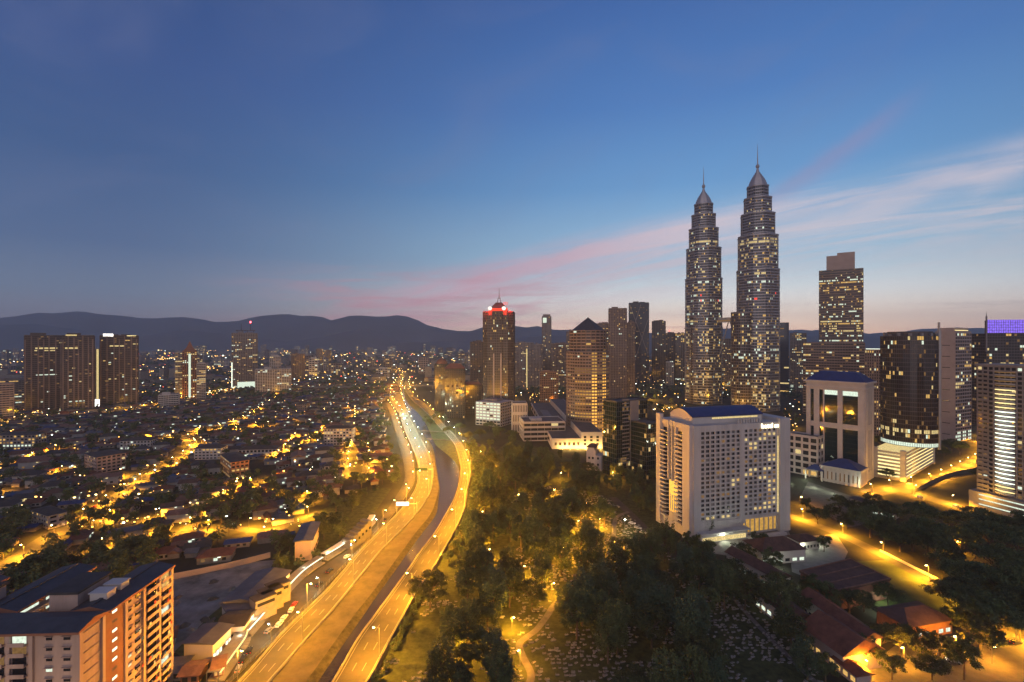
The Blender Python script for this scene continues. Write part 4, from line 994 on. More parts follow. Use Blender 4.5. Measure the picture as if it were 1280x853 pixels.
k = MB(); k.box(wd * .08, -.9, hh - 22, wd * .5, -.6, hh - 19.6); k.build('lit_floor', 'lit_yellow', rt_); k = MB(); k.box(wd * .1, -.5, hh - .5, wd * .45, -.25, hh + 2); k.build('roof_sign', 'lit_yellow', rt_)
(rt_, pl, hh), f_ = on('blue black tower'); wd = f_[2]
k = MB()
for x0, z0, x1, z1 in ((.05, .12, .95, .80), (.05, .98, .95, .40), (.05, .55, .6, .98)): k.tube((wd * x0, -.8, hh * z0), (wd * x1, -.8, hh * z1), 1.0, 1.0, 4)
k.build('cross_brace', 'greywall', rt_)
(rt_, pl, hh), f_ = on('dark flats with a hipped'); wd, dp = f_[2], f_[3]
k = MB(); k.prism(rect(wd + 2, dp + 2, -1, -1), hh + 1.25, hh + 9, top=rect(wd * .5, dp * .2, wd * .25, dp * .4)); k.build('roof', 'rust', rt_)
(rt_, pl, hh), f_ = on('dark flats with a domed'); wd, dp = f_[2], f_[3]
k = MB(); k.lathe([(wd * .42, hh + 1.25), (wd * .40, hh + 4), (wd * .28, hh + 8), (wd * .1, hh + 10.5), (.2, hh + 13)], 14, cx=wd / 2, cy=dp / 2); k.build('dome', 'rust', rt_)
(rt_, pl, hh), f_ = on('wide dark block with mansard'); wd, dp = f_[2], f_[3]
k = MB(); k.prism(rect(wd + 1, dp + 1, -.5, -.5), hh + 1.25, hh + 5, top=rect(wd * .8, dp * .7, wd * .1, dp * .15)); k.build('roof', 'rust', rt_)
(rt_, pl, hh), f_ = on('dark tower with a red roof'); wd, dp = f_[2], f_[3]
k = MB(); k.tube((wd * .4, dp * .5, hh), (wd * .4, dp * .5, hh + 7), .5, .3, 6); mst = k.build('mast', 'darkwall', rt_); k = MB(); k.lathe([(.1, hh + 7), (1.2, hh + 8), (.1, hh + 9.2)], 8, cx=wd * .4, cy=dp * .5); k.build('beacon', 'red_beacon', mst)
(rt_, pl, hh), f_ = on('cream gridded'); wd, dp = f_[2], f_[3]
k = MB(); k.tube((wd * .5, dp * .5, hh), (wd * .5, dp * .5, hh + 22), .9, .2, 6); k.build('mast', 'cream', rt_)
(rt_, pl, hh), f_ = on('pale needle'); wd, dp = f_[2], f_[3]
k = MB(); k.prism(rect(wd * .8, dp * .8, wd * .1, dp * .1), hh + .05, hh + 6); k.build('cap', 'greywall', rt_); k = MB(); k.box(wd * .1, -.9, hh - 16, wd * .5, -.6, hh - 3); k.build('window_band', 'lit_white', rt_)
(rt_, pl, hh), f_ = on('long ribbed'); wd = f_[2]; k = MB()
k.box(wd * .60, -.9, 4, wd * .66, -.6, hh - 14); k.build('light_strip', 'lit_yellow', rt_)
# lit stair strip between the slab towers at the left
f_ = spot(118.5, 125, 122, 510, -8, 436, depth=12); o, a, wd, dp, hh = f_
stx = thing('stair_tower', 'slim stair tower lit yellow green from top to bottom between slab towers', 'tower', (o.x, o.y, 0), a); k = MB(); k.box(0, 0, 0, wd, dp, hh); k.build('wall', 'palewall', stx); k = MB(); k.box(wd * .35, -.3, 12, wd * .75, -.05, hh - 1); k.build('light_strip', 'lit_yellow', stx); k = MB(); k.box(-1, -1.2, 1, wd + 2, -.35, 15); k.build('entrance_glass', 'panel_white', stx)

# ---------------------------------------------------------------- big pink apartment block at the lower left
ZE = 40.0
ap = thing('apartment_block', 'pinkish many storey apartment block with dark roofs and laundry balconies, lower left', 'apartment block', (-119, 132.5, 0), R(2.5))
wl = MB(); NS = 14; fh = ZE / NS; APW = []
# right wing runs back 38 m, front wing runs left; local x to the right, y away from the camera
RW, RL = 10.0, 38.5
wl.box(-RW, .0, 0, 0, RL, ZE); wl.box(-46, .004, 0, -RW - .003, 10, ZE); wl.box(-37, 10.003, 0, -27, RL, ZE - .01); wl.box(-62, 8, 0, -52, 34, ZE - 1)
# right face of the right wing: plain ribbed bay, stair shaft, balcony stacks
wl.box(-.1, -.3, 0, .7, .9, ZE - .01); wl.box(-.1, 7.6, 0, .7, 8.6, ZE - .02)
for q in range(NS * 1):
    z = (q + .5) * fh; wl.box(-.05, 1.2, z, .35, 7.2, z + .5)
wl.box(-.1, 16.2, 0, .7, 17.4, ZE - .03); wl.box(-.1, 24.0, 0, .75, 25.2, ZE - .04); wl.box(-.1, 31.4, 0, .75, 32.4, ZE - .05); wl.box(-.1, RL - 1.0, 0, .75, RL + .2, ZE - .06)
for yy in (-.0,):
    for x_ in (-12.5, -18.5, -26.0, -31.5, -39): wl.box(x_, -.6, 0, x_ + 1.0, .1, ZE - .02)
wl.build('wall', 'pinkish', ap)
k = MB(); k.box(.01, 8.65, 0, .3, 16.15, ZE - .5); k.build('stair_panel', 'rust', ap)
for q in range(NS):
    z = q * fh + .6
    k = MB(); k.box(.28, 11.6, z + .9, .36, 13.4, z + 1.6); k.build('stair_window', 'strip_white' if q % 5 != 2 else 'lit_dim', ap)
rgA = random.Random(12); nb_ = 0
GLA = GL('glass')
for q in range(NS):
    z = q * fh
    for y0, y1 in ((17.4, 20.2), (20.6, 24.0), (25.2, 31.4), (32.4, RL - 1.0)):
        wide = y1 - y0 > 3.5
        if wide:
            k = MB(); k.box(.02, y0, z, 1.25, y1, z + .2); k.box(1.1, y0, z + .2, 1.25, y1, z + 1.15); k.build('balcony', 'pinkish', ap)
            k = MB(); m = rgA.choice((0, 0, 0, 0, 0, 2, 4)); k.box(-.02, y0 + .4, z + .25, .04, y1 - .4, z + 2.5, m); k.build('window', GLA, ap)
        else:
            k = MB(); m = rgA.choice((0, 0, 0, 0, 0, 0, 2)); k.box(-.02, y0 + .6, z + 1.0, .10, y1 - .6, z + 2.2, m); k.box(.04, y0 + .4, z + 2.2, .7, y1 - .4, z + 2.32, 5); k.build('window', GLA + [M('pinkish')], ap)
    # front face (towards the camera) of the front wing
    if q >= 5:
        for x0, x1, tp in ((-9.6, -5.6, 0), (-5.0, -.8, 0), (-17.6, -13.2, 1), (-25.6, -19.0, 1), (-30.9, -27.2, 0), (-38.4, -33.0, 1), (-45, -40.5, 0)):
            if tp:
                k = MB(); k.box(x0, -1.25, z, x1, -.05, z + .2); k.box(x0, -1.25, z + .2, x1, -1.1, z + 1.1); k.build('balcony', 'pinkish', ap)
                k = MB(); m = rgA.choice((0, 0, 0, 0, 3, 0, 2)); k.box(x0 + .4, -.06, z + .3, x1 - .4, .03, z + 2.4, m); k.build('window', GLA, ap)
            else:
                k = MB(); m = rgA.choice((0, 0, 0, 0, 0, 2)); k.box(x0 + 1.2, -.06, z + 1.0, x1 - 1.2, .03, z + 2.1, m); k.box(x0 + .9, -.6, z + 2.1, x1 - .9, -.02, z + 2.22, 5); k.build('window', GLA + [M('pinkish')], ap)
# air conditioners and washing on the balconies
for q in range(60):
    fl_ = rgA.randrange(NS); y0, y1 = rgA.choice(((25.2, 31.4), (32.4, RL - 1.0), (20.6, 24.0))); yy = rgA.uniform(y0 + .4, y1 - 1.2); z = fl_ * fh
    if q < 26: k = MB(); k.box(.05, yy, z + .35, .5, yy + .9, z + .95); k.build('air_conditioner', 'cream', ap)
    else: k = MB(); k.box(1.3, yy, z + 1.0, 1.34, yy + rgA.uniform(.6, 1.3), z + rgA.uniform(1.9, 2.2)); k.build('laundry', rgA.choice(('cloth_blue', 'cloth_red', 'cloth_white', 'cloth_white')), ap)
# second wing: lit access corridors facing the court
for q in range(8, NS):
    z = q * fh
    k = MB(); k.box(-26.9, 10.5, z, -25.4, RL - .5, z + .2); k.box(-25.55, 10.5, z + .2, -25.4, RL - .5, z + 1.0); k.build('corridor', 'cream', ap)
    for y0 in (12, 21, 30):
        if (q * 5 + y0) % 4 == 0: continue
        k = MB(); k.box(-26.98, y0, z + 1.3, -26.9, y0 + 6.5, z + 2.4); k.build('corridor_light', 'lit_white', ap)
def slab_roof(x0, x1, y0, y1, z, along, m='slate', pitch=1.4, ov=.9, name='roof'):
    k = MB(); x0 -= ov; x1 += ov; y0 -= ov; y1 += ov
    if along == 'y':
        xm = (x0 + x1) / 2; P = [(x0, z), (xm, z + pitch), (x1, z)]
        for (xa, za), (xb, zb_) in zip(P, P[1:]):
            k.face([(xa, y0, za), (xb, y0, zb_), (xb, y1, zb_), (xa, y1, za)]); k.face([(xa, y0, za - .35), (xa, y1, za - .35), (xb, y1, zb_ - .35), (xb, y0, zb_ - .35)], 1)
        for yy in (y0, y1): k.face([(x0, yy, z - .35), (x1, yy, z - .35), (x1, yy, z), (xm, yy, z + pitch), (x0, yy, z)], 1)
        for xx in (x0, x1): k.box(xx - .12, y0, z - .55, xx + .12, y1, z + .05, 1)
        k.box(xm - .5, y0 + 1, z + pitch - .05, xm + .5, y1 - 1, z + pitch + .25, 0)
    else:
        ym = (y0 + y1) / 2; P = [(y0, z), (ym, z + pitch), (y1, z)]
        for (ya, za), (yb_, zb_) in zip(P, P[1:]): k.face([(x0, ya, za), (x1, ya, za), (x1, yb_, zb_), (x0, yb_, zb_)]); k.face([(x0, ya, za - .35), (x0, yb_, zb_ - .35), (x1, yb_, zb_ - .35), (x1, ya, za - .35)], 1)
        for xx in (x0, x1): k.face([(xx, y0, z - .35), (xx, y1, z - .35), (xx, y1, z), (xx, ym, z + pitch), (xx, y0, z)], 1)
        for yy in (y0, y1): k.box(x0, yy - .12, z - .55, x1, yy + .12, z + .05, 1)
    return k.build(name, [M(m), M('rust')], ap)
slab_roof(-RW, 0, 10.9, RL, ZE + .4, 'y'); slab_roof(-46, 0, 0, 9.0, ZE + .55, 'x'); slab_roof(-37, -27, 11.8, RL, ZE + .35, 'y'); slab_roof(-62, -52, 9, 34, ZE - .6, 'y')
for x0, x1, y0, y1, h_ in ((-19, -10.8, 13, 25, 4.6), (-46, -38, 11, 20, 4.6)):
    k = MB(); k.box(x0, y0, ZE - 8, x1, y1, ZE + h_ - .5); lf = k.build('lift_house', 'pinkish', ap); k = MB(); k.prism(rect(x1 - x0 + 1, y1 - y0 + 1, x0 - .5, y0 - .5), ZE + h_ - .48, ZE + h_ + .2); k.build('roof', 'roof_dark', lf)
    k = MB(); k.box(x1 - .02, y0 + 4, ZE + 1.5, x1 + .05, y0 + 6, ZE + 2.4); k.build('window', 'glass', lf)
for y0 in (14.5, 20): k = MB(); k.box(-8.5, y0, ZE + .9, -3.5, y0 + 3.6, ZE + 3.2); k.box(-8.8, y0 - .3, ZE + 3.22, -3.2, y0 + 3.9, ZE + 3.5); k.build('water_tank', 'cream', ap)
# ================================================================== STREETS, LAMPS
rs_ = random.Random(5)
STREETS = {   # photo polylines on the ground
 'main': [(-60, 742), (0, 712), (60, 672), (105, 647), (150, 618), (190, 592), (222, 576), (243, 557)],
 'upper': [(243, 557), (232, 549), (215, 546), (250, 541), (300, 527), (325, 512), (345, 499), (365, 489), (395, 484.5)],
 'lower': [(95, 697), (140, 684), (185, 674), (225, 668), (262, 664), (290, 660), (315, 664)],
 'bend': [(225, 668), (255, 645), (275, 625), (300, 606), (330, 601), (370, 598), (400, 597)],
 'spine': [(441, 512), (440, 530), (437, 548), (433, 565), (430, 584), (436, 600)],
 'side': [(383, 556), (398, 545), (410, 530)],
 'cross': [(344, 574), (356, 562), (368, 548)],
 'west': [(-40, 590), (5, 583), (38, 575), (75, 562), (120, 556)],
 'far_west': [(-40, 622), (0, 615), (30, 611)],
 'towers': [(-40, 533), (15, 527), (60, 524), (110, 519), (165, 514), (205, 503), (245, 497), (290, 493)],
 'car_row': [(150, 618), (170, 624), (200, 622), (235, 618)],
 'lane1': [(170, 549), (200, 552), (232, 549)], 'lane2': [(245, 541), (262, 536), (290, 541), (322, 533)], 'lane3': [(60, 596), (100, 588), (140, 596), (175, 598)], 'lane4': [(120, 648), (150, 655), (190, 650)], 'lane5': [(360, 520), (400, 517), (440, 512)], 'lane6': [(455, 560), (458, 585), (452, 604)], 'lane7': [(300, 606), (345, 622), (400, 628)], 'lane8': [(330, 535), (352, 528), (385, 531)],
 'lower2': [(315, 664), (345, 662), (372, 650), (400, 640)],
}
SPOL = []; SLINES = {}
for nm, pts in STREETS.items():
    w_ = {'main': 11, 'upper': 11, 'towers': 14, 'spine': 9}.get(nm, 7)
    c = ribbon([G(*p) for p in pts], w_, .03 + .004 * len(SPOL), 'asphalt_worn', 'street'); SPOL.append((c, w_)); SLINES[nm] = c
# streets on the right hand side
def px_poly(pts, z, m, name, kind='structure'):
    mb = MB(); mb.face([(*G(x, y, z), z) for x, y in pts]); o = mb.build(name, m); o['kind'] = kind; return o
c = ribbon([G(950, 628), G(985, 644), G(1040, 664), G(1100, 692), G(1180, 735), G(1260, 780), G(1340, 830)], 8.5, .05, 'asphalt_worn', 'street'); SLINES['school'] = c
c = ribbon([G(1085, 618), G(1120, 610), G(1160, 604), G(1195, 590), G(1225, 574), G(1235, 562), G(1225, 552)], 15, .06, 'asphalt_worn', 'street'); SLINES['site'] = c
c = ribbon([G(1120, 610), G(1160, 623), G(1200, 634), G(1240, 646)], 13, .065, 'asphalt_worn', 'street'); SLINES['site2'] = c
c = ribbon([G(520, 523), G(570, 545), G(600, 560), G(592, 580)], 10, .045, 'asphalt_worn', 'street'); SLINES['hotelroad0'] = c
px_poly([(1140, 790), (1225, 782), (1330, 790), (1420, 900), (1020, 900), (1080, 838)], .04, 'concrete_dark', 'pavement')
px_poly([(1090, 705), (1180, 757), (1130, 775), (1060, 745), (1050, 712)], .035, 'lawn', 'lawn')
px_poly([(1120, 700), (1176, 742), (1215, 762), (1150, 772), (1060, 702)], .03, 'lawn', 'lawn')
px_poly([(205, 728), (300, 704), (345, 700), (315, 745), (262, 780), (238, 806), (215, 818), (205, 800)], .03, 'sand', 'bare_ground')
px_poly([(232, 825), (285, 770), (330, 730), (318, 724), (262, 770), (218, 815)], .036, 'grass', 'verge')
px_poly([(345, 700), (395, 640), (470, 610), (490, 610), (462, 650), (420, 690), (375, 720), (345, 745)], .025, 'grass', 'slope')
px_poly([(432, 880), (470, 830), (530, 730), (570, 640), (600, 580), (640, 548), (760, 590), (830, 660), (905, 720), (990, 800), (1080, 900)], .02, 'grass', 'cemetery_lawn')
px_poly([(525, 700), (556, 690), (590, 592), (620, 566), (585, 560), (575, 540), (563, 536), (586, 575), (590, 590), (572, 640), (540, 700)], .022, 'grass', 'verge')
px_poly([(760, 585), (823, 600), (822, 655), (846, 682), (815, 690), (770, 640)], .028, 'grass', 'verge')
c = ribbon([G(766, 622), G(785, 640), G(806, 661), G(822, 676), G(850, 700)], 6, .05, 'asphalt_worn', 'street')
px_poly([(905, 672), (985, 662), (1000, 700), (940, 700), (880, 690)], .03, 'concrete', 'pavement')
px_poly([(985, 672), (1045, 668), (1060, 690), (1040, 735), (990, 715)], .034, 'concrete', 'court')
px_poly([(1010, 602), (1100, 632), (1130, 645), (1060, 660), (1000, 622)], .045, 'concrete_dark', 'pavement')
PATHC = ribbon([G(655, 870), G(664, 845), G(654, 822), G(649, 806), G(658, 797), G(671, 787), G(684, 770), G(694, 755), G(715, 740), G(745, 715), G(760, 695), G(767, 670), G(770, 648), G(786, 640)], 2.8, .07, 'path_stone', 'path')
ribbon([G(905, 735), G(950, 785), G(1000, 835), G(1030, 862)], 2.2, .075, 'path_stone', 'path')

LIGHTS = {}
def light_data(kind, energy, color, size=.35):
    if kind not in LIGHTS:
        l = bpy.data.lights.new(kind, 'POINT'); l.energy = energy; l.color = color; l.shadow_soft_size = size; LIGHTS[kind] = l
    return LIGHTS[kind]
SOD = (1.0, .40, .018); SODY = (1.0, .48, .04); LED = (.92, 1.0, .66)
def spot_data(kind, energy, color):
    if kind not in LIGHTS:
        l = bpy.data.lights.new(kind, 'SPOT'); l.energy = energy; l.color = color; l.shadow_soft_size = .3; l.spot_size = R(160); l.spot_blend = .4; LIGHTS[kind] = l
    return LIGHTS[kind]
def lamp_proto(name, label, h, arm, energy, color, head_m, hs=.5, two=False, spot_=False):
    r_ = thing(name, label, 'street lamp'); k = MB(); k.tube((0, 0, -.1), (0, 0, h), .14, .09, 6)
    for sg in ((1, -1) if two else (1,)): k.tube((0, 0, h - .1), (sg * arm, 0, h + .3), .07, .05, 5)
    k.build('pole', 'metal', r_)
    for sg in ((1, -1) if two else (1,)):
        k = MB(); k.box(sg * arm - hs, -hs * .45, h + .22, sg * arm + hs, hs * .45, h + .42); hd = k.build('lamp_head', 'metal', r_)
        k = MB(); k.lathe([(.05, h - .16), (hs * .6, h - .05), (hs * .75, h + .1), (hs * .7, h + .2)], 8, cx=sg * arm); k.build('bulb', head_m, hd)
    ld = bpy.data.objects.new('lamp_light', spot_data(f'{name}{energy}s', energy, color) if spot_ else light_data(f'{name}{energy}{color}', energy, color)); COL.objects.link(ld); ld.parent = r_; ld.location = (arm if not two else 0, 0, h - .6)
    return r_
P_HW = lamp_proto('street_lamp', 'tall highway lamp', 12.0, 1.8, 52000, SOD, 'sodium', .55)
P_HL = lamp_proto('street_lamp', 'tall white highway lamp', 12.0, 1.8, 24000, LED, 'ledlamp', .28)
P_HR = lamp_proto('street_lamp', 'tall highway lamp', 12.0, 2.2, 92000, SOD, 'sodium', .55)
P_ST = lamp_proto('street_lamp', 'orange street lamp', 6.8, 1.2, 80000, SOD, 'sodium', .55, spot_=True)
P_GR = lamp_proto('street_lamp', 'orange grove lamp', 6.2, 1.0, 16000, SOD, 'sodium', .5)
P_WS = lamp_proto('street_lamp', 'white street lamp', 6.5, 1.0, 2600, LED, 'ledlamp', .4)
P_FAR = lamp_proto('street_lamp', 'far lamp', 11.0, 1.6, 34000, SODY, 'sodium', .9)
LN = [0]
def at_len(c, s):
    for p, q in zip(c, c[1:]):
        L = (q - p).length
        if s <= L: return p + (q - p) * (s / L), (q - p) / L
        s -= L
    return None
def clen(c): return sum((q - p).length for p, q in zip(c, c[1:]))
ORD = lambda n: f"{n}{'th' if 10 <= n % 100 <= 20 else {1: 'st', 2: 'nd', 3: 'rd'}.get(n % 10, 'th')}"
def row_lamps(c, start, step, proto, label, group, face, zoff=0, white=None, far=1100, oth=None):
    s = start; n = 1; L = clen(c)
    while s < L:
        p, d = at_len(c, s); ang = math.atan2(d.y, d.x) + face * math.pi / 2
        pr = proto; kind = 'orange'
        if white and white[0] < p.y < white[1]: pr = oth; kind = 'white' if oth is P_HL else 'orange'
        elif p.y > far: pr = P_FAR
        elif proto is P_HR and p.y > 690: pr = P_GR
        dup(pr, (p.x, p.y, p.z + zoff), ang, None, f'{kind} lamp {label}, {ORD(n)} from the camera', group)
        s += step * (1.0 if p.y < 900 else 1.8); n += 1
row_lamps(off(AL, AR, .8), 18, 46, P_HW, 'on the service road side of the left carriageway', 'lamps along the highway', -1, white=(520, 830), oth=P_HL)
row_lamps(off(AR, AL, .8), 40, 46, P_HW, 'on the river side of the left carriageway', 'lamps along the highway', 1, white=(520, 830), oth=P_HL)
row_lamps(off(DR, CL, .6), 30, 42, P_HR, 'on the outer side of the right carriageway', 'lamps along the highway', 1, white=(560, 690), oth=P_HL)
row_lamps(FARC, 10, 60, P_FAR, 'at the far bend of the left carriageway', 'lamps along the highway', 1)
row_lamps(off(SVR, SVL, .8), 34, 38, P_WS, 'along the service road by the covered walkway', 'lamps along the service road', 1, zoff=0, white=(335, 2000), oth=P_GR)
for nm, step, txt in (('main', 30, 'on the long diagonal street'), ('upper', 34, 'on the far upper street'), ('lower', 26, 'on the short street near the apartment block'), ('bend', 30, 'on the bending side street'), ('spine', 30, 'on the straight lane of terraces'),
                      ('side', 30, 'on the short slanted lane'), ('cross', 32, 'on the tiny cross lane'), ('west', 40, 'on the lane at the left edge'), ('far_west', 34, 'on the stub lane at the left edge'), ('towers', 36, 'at the foot of the dark slab towers'), ('lower2', 28, 'by the sheds behind the slope'), ('lane1', 40, 'on the first cross lane off the upper street'), ('lane2', 40, 'on the wavy lane under the upper street'), ('lane3', 36, 'on the dark lane left of the pink flats'), ('lane4', 34, 'on the lane below the diagonal street'), ('lane5', 44, 'on the lane before the overpass'), ('lane6', 36, 'on the lane right of the terraces'), ('lane7', 36, 'on the lane below the bending street'), ('lane8', 44, 'on the small lane by the white terrace')):
    L = SLINES[nm]; o2 = [p + Vector((2.5, 0, 0)) for p in L]; row_lamps(o2, 10, step, P_ST, txt, 'lamps in the low neighbourhood', 1, far=2000)
row_lamps([p + Vector((0, 6.3, 0)) for p in SLINES['school']], 14, 28, P_ST, 'beside the tree lined road by the school', 'lamps by the school road', -1)
row_lamps(SLINES['site'], 6, 26, P_ST, 'on the construction road by the round glass tower', 'lamps on the construction road', 1)
row_lamps(SLINES['site2'], 16, 26, P_ST, 'on the lower construction track', 'lamps on the construction road', 1)
for n, (x, y, txt) in enumerate([(650, 833, 'beside the bend of the cemetery path'), (781, 665, 'white'), (648, 628, 'at the top of the cemetery trees'), (690, 745, 'under the trees left of the path'), (705, 698, 'among the cemetery trees above the path'), (640, 790, 'low under the trees by the path bend'), (768, 690, 'on the upper cemetery path'),
        (735, 640, 'beneath the glowing trees below the reflecting tower'), (700, 600, 'on the lane under the golden hall'), (620, 590, 'beside the exit lane off the right carriageway'), (600, 572, 'at the mouth of the exit lane'), (668, 668, 'deep among the cemetery trees'), (580, 830, 'near the lower cemetery hedge'), (750, 662, 'by the cemetery gate'),
        (1130, 830, 'under the trees by the parking yard, left one'), (1195, 815, 'under the trees by the parking yard, right one'), (1240, 830, 'in the open parking yard'), (1085, 850, 'beside the long school roof'), (1270, 800, 'at the edge of the parking yard'), (1176, 790, 'behind the school yard trees'), (612, 700, 'in the grove left of the path, lowest'), (602, 652, 'in the grove beside the right carriageway'), (655, 722, 'in the middle of the grove left of the path'), (722, 664, 'in the grove close to the upper path'), (694, 622, 'in the grove below the parking building'), (765, 600, 'at the gate below the small dark glass block'), (1000, 632, 'on the road behind the hotel, first'), (1195, 690, 'in the big tree by the field')]):
    p = G(x, y); dup(P_WS if txt == 'white' else P_GR, (*p, 0), rs_.uniform(0, 6.2), 1.25 if txt == 'white' else 1.0, 'bright white lamp at the corner of the hotel grounds' if txt == 'white' else f'orange lamp {txt}', 'lamps among the trees')
    if n in (3, 4, 5, 6, 7, 11, 13) or 'grove' in txt: ex = bpy.data.objects.new('lamp_light', light_data('grove', 17000, SOD, .5)); COL.objects.link(ex); ex.location = (p.x, p.y, 5.2)
P_FILL = lamp_proto('street_lamp', 'added yard lamp out of view', 8.0, 1.0, 9000, (1, .62, .30), 'sodium', .4)  # lamps added below the view to warm the block's front wall
for q, (x, y) in enumerate(((-113, 108), (-134, 106))): dup(P_FILL, (x, y, 0), 1.6 if q < 2 else 3.1, 1.2, f'added unseen lamp at the foot of the pinkish apartment block, {ORD(q + 1)} around its corner', 'added unseen lamps by the apartment block')
for sx in (606, 622, 638):
    rl_ = bpy.data.objects.new('lamp_light', light_data('redcrown', 16000, (1, .03, .02), .6)); COL.objects.link(rl_); pc_ = spot(603, 641, 622, 527, -6, 390, depth=36); rl_.location = ((sx - CX) / F * (pc_[0].y - 4), pc_[0].y - 4, pc_[4] + 3)
def bare_light(x, y, z, e, c, size=.5, name='lamp_light'):
    key = f'{name}{e}{c}'; ld = bpy.data.objects.new(name, light_data(key, e, c, size)); COL.objects.link(ld); p = G(x, y); ld.location = (*p, z); return ld
for x, y, z in WHITE_SPOTS: bare_light(x, y, z, 300, (.86, 1, .8))
# flood lamps of the golden hall: low fittings before its wall
o, a, wd, dp, hh = HALLC; u_ = Vector((math.cos(a), math.sin(a)))
for q in range(6):
    p = o + u_ * (wd * (.2 + .15 * q)) + Vector((0, -5)); fl = thing('floodlight', f'golden floodlight on the ground before the cream hall, {ORD(q + 1)} from its corner', 'floodlight', (p.x, p.y, 0), 0, 'floodlights before the golden hall')
    k = MB(); k.box(-.6, -.3, 0, .6, .3, .5); k.build('housing', 'metal', fl); k = MB(); k.box(-.5, .31, .1, .5, .36, .45); k.build('lens', 'sodium', fl)
    ld = bpy.data.objects.new('lamp_light', light_data('flood', 9000, (1, .56, .12), .4)); COL.objects.link(ld); ld.parent = fl; ld.location = (0, .8, 1.6)

# ================================================================== HOUSES
def roof_gable(k, w_, d, z, pitch, ov, hip=False):
    x0, x1, y0, y1 = -ov, w_ + ov, -ov, d + ov; ym = d / 2; hx = min(d / 2 + ov, w_ / 2 - .2) if hip else 0; zr = z + pitch
    a, b_, c, e = (x0, y0, z), (x1, y0, z), (x1, y1, z), (x0, y1, z); r0, r1 = (x0 + hx, ym, zr), (x1 - hx, ym, zr)
    k.face([a, b_, r1, r0]); k.face([c, e, r0, r1]); k.face([b_, c, r1]); k.face([e, a, r0]); k.face([a, e, c, b_])
def house_proto(w_, d, h, pitch, roofm, wallm, hip, lit, wing=False):
    r_ = thing('house', 'house', 'house'); k = MB(); k.box(-w_ / 2, -d / 2, 0, w_ / 2, d / 2, h)
    if wing: k.box(-w_ / 2 + .5, -d / 2 - 5, 0, -w_ / 2 + w_ * .45, -d / 2 - .002, h - .3)
    k.build('wall', wallm, r_); k = MB(); roof_gable(k, w_, d, h + .003, pitch, .8, hip)
    for i in range(len(k.v)): x, y, z = k.v[i]; k.v[i] = (x - w_ / 2, y - d / 2, z)
    if wing:
        x0, x1 = -w_ / 2 - .1, -w_ / 2 + w_ * .45 + .6; xm = (x0 + x1) / 2; y0, y1 = -d / 2 - 5.7, -d / 2 + 1.5; z = h - .25; zr = z + pitch * .6
        k.face([(x0, y0, z), (xm, y0, zr), (xm, y1, zr), (x0, y1, z)]); k.face([(xm, y0, zr), (x1, y0, z), (x1, y1, z), (xm, y1, zr)]); k.face([(x0, y0, z), (x1, y0, z), (xm, y0, zr)])
    k.build('roof', roofm, r_)
    n = 0
    for xx in (-.32, .05, .3):
        k = MB(); m = lit if n == 1 else ('lit_dim' if n == 0 and lit != 'glass' else 'glass'); y_ = -d / 2 - (5.05 if wing and xx < -.1 else .05)
        k.box(w_ * xx - .9, y_, 1.0, w_ * xx + .9, y_ + .1, min(h - .4, 2.4)); k.build('window', m, r_); n += 1
    if lit != 'glass':
        k = MB(); k.box(w_ * .12, -d / 2 - 1.0, h - .6, w_ * .12 + 1.4, -d / 2 - .55, h - .35); k.build('porch_lamp', 'strip_white' if lit == 'lit_white' else 'strip_yellow', r_)
    return r_
RFN = {'roof_grey': 'grey sheet', 'roof_dark': 'blackened', 'roof_red': 'red tiled', 'roof_brown': 'brown tiled', 'roof_blue': 'blue metal', 'roof_rust': 'rusty sheet', 'slate': 'slate coloured'}
PROTOS = []
for q, (w_, d, h, pt, rf_, wl_, hip, lit, wing) in enumerate([(15, 9, 3.4, 2.4, 'roof_red', 'house_wall', True, 'lit_white', False), (13, 10, 5.6, 2.6, 'roof_brown', 'house_wall', True, 'glass', True), (18, 10, 3.6, 1.6, 'roof_grey', 'house_pale', False, 'lit_white', False),
        (12, 9, 3.2, 2.2, 'roof_dark', 'house_wall', False, 'lit_yellow', True), (16, 11, 6.2, 2.8, 'roof_dark', 'house_pale', True, 'glass', False), (14, 8, 3.2, 1.5, 'roof_blue', 'house_wall', False, 'glass', False), (20, 11, 5.8, 2.2, 'roof_rust', 'house_pale', False, 'lit_warm', False),
        (11, 9, 3.3, 2.3, 'roof_red', 'house_pale', False, 'glass', True), (15, 10, 3.4, 1.3, 'roof_rust', 'concrete', False, 'glass', False), (13, 9, 5.8, 2.3, 'roof_brown', 'house_pale', False, 'lit_white', False), (17, 9, 3.2, 1.2, 'slate', 'house_pale', False, 'glass', True)]):
    PROTOS.append((house_proto(w_, d, h, pt, rf_, wl_, hip, lit, wing), w_, d, rf_, h, lit))
NOGO = [[(190, 712), (345, 690), (395, 660), (402, 632), (470, 606), (500, 606), (470, 660), (380, 740), (300, 880), (200, 880)],     # site, slope
        [(-60, 826), (214, 826), (214, 900), (-60, 900)],                                                    # apartment block
        [(118, 560), (160, 560), (160, 592), (118, 592)], [(286, 572), (318, 572), (318, 600), (286, 600)], [(375, 640), (402, 640), (402, 700), (375, 700)], [(300, 575), (335, 575), (335, 600), (270, 600)], [(35, 634), (90, 634), (90, 662), (35, 662)],
        [(240, 560), (280, 560), (280, 585), (240, 585)], [(0, 545), (45, 545), (45, 566), (0, 566)], [(215, 508), (205, 490), (190, 490), (190, 512)], [(215, 490), (262, 490), (262, 503), (215, 503)]]
WIDE = {0, 1, 2, 4}
def near_street(x, y, marg):
    for n_, (c, w_) in enumerate(SPOL):
        if n_ in WIDE: marg2 = marg + 3.5
        else: marg2 = marg
        for p in c[::2]:
            if (p.x - x) ** 2 + (p.y - y) ** 2 < (w_ / 2 + marg2) ** 2: return True
    return False
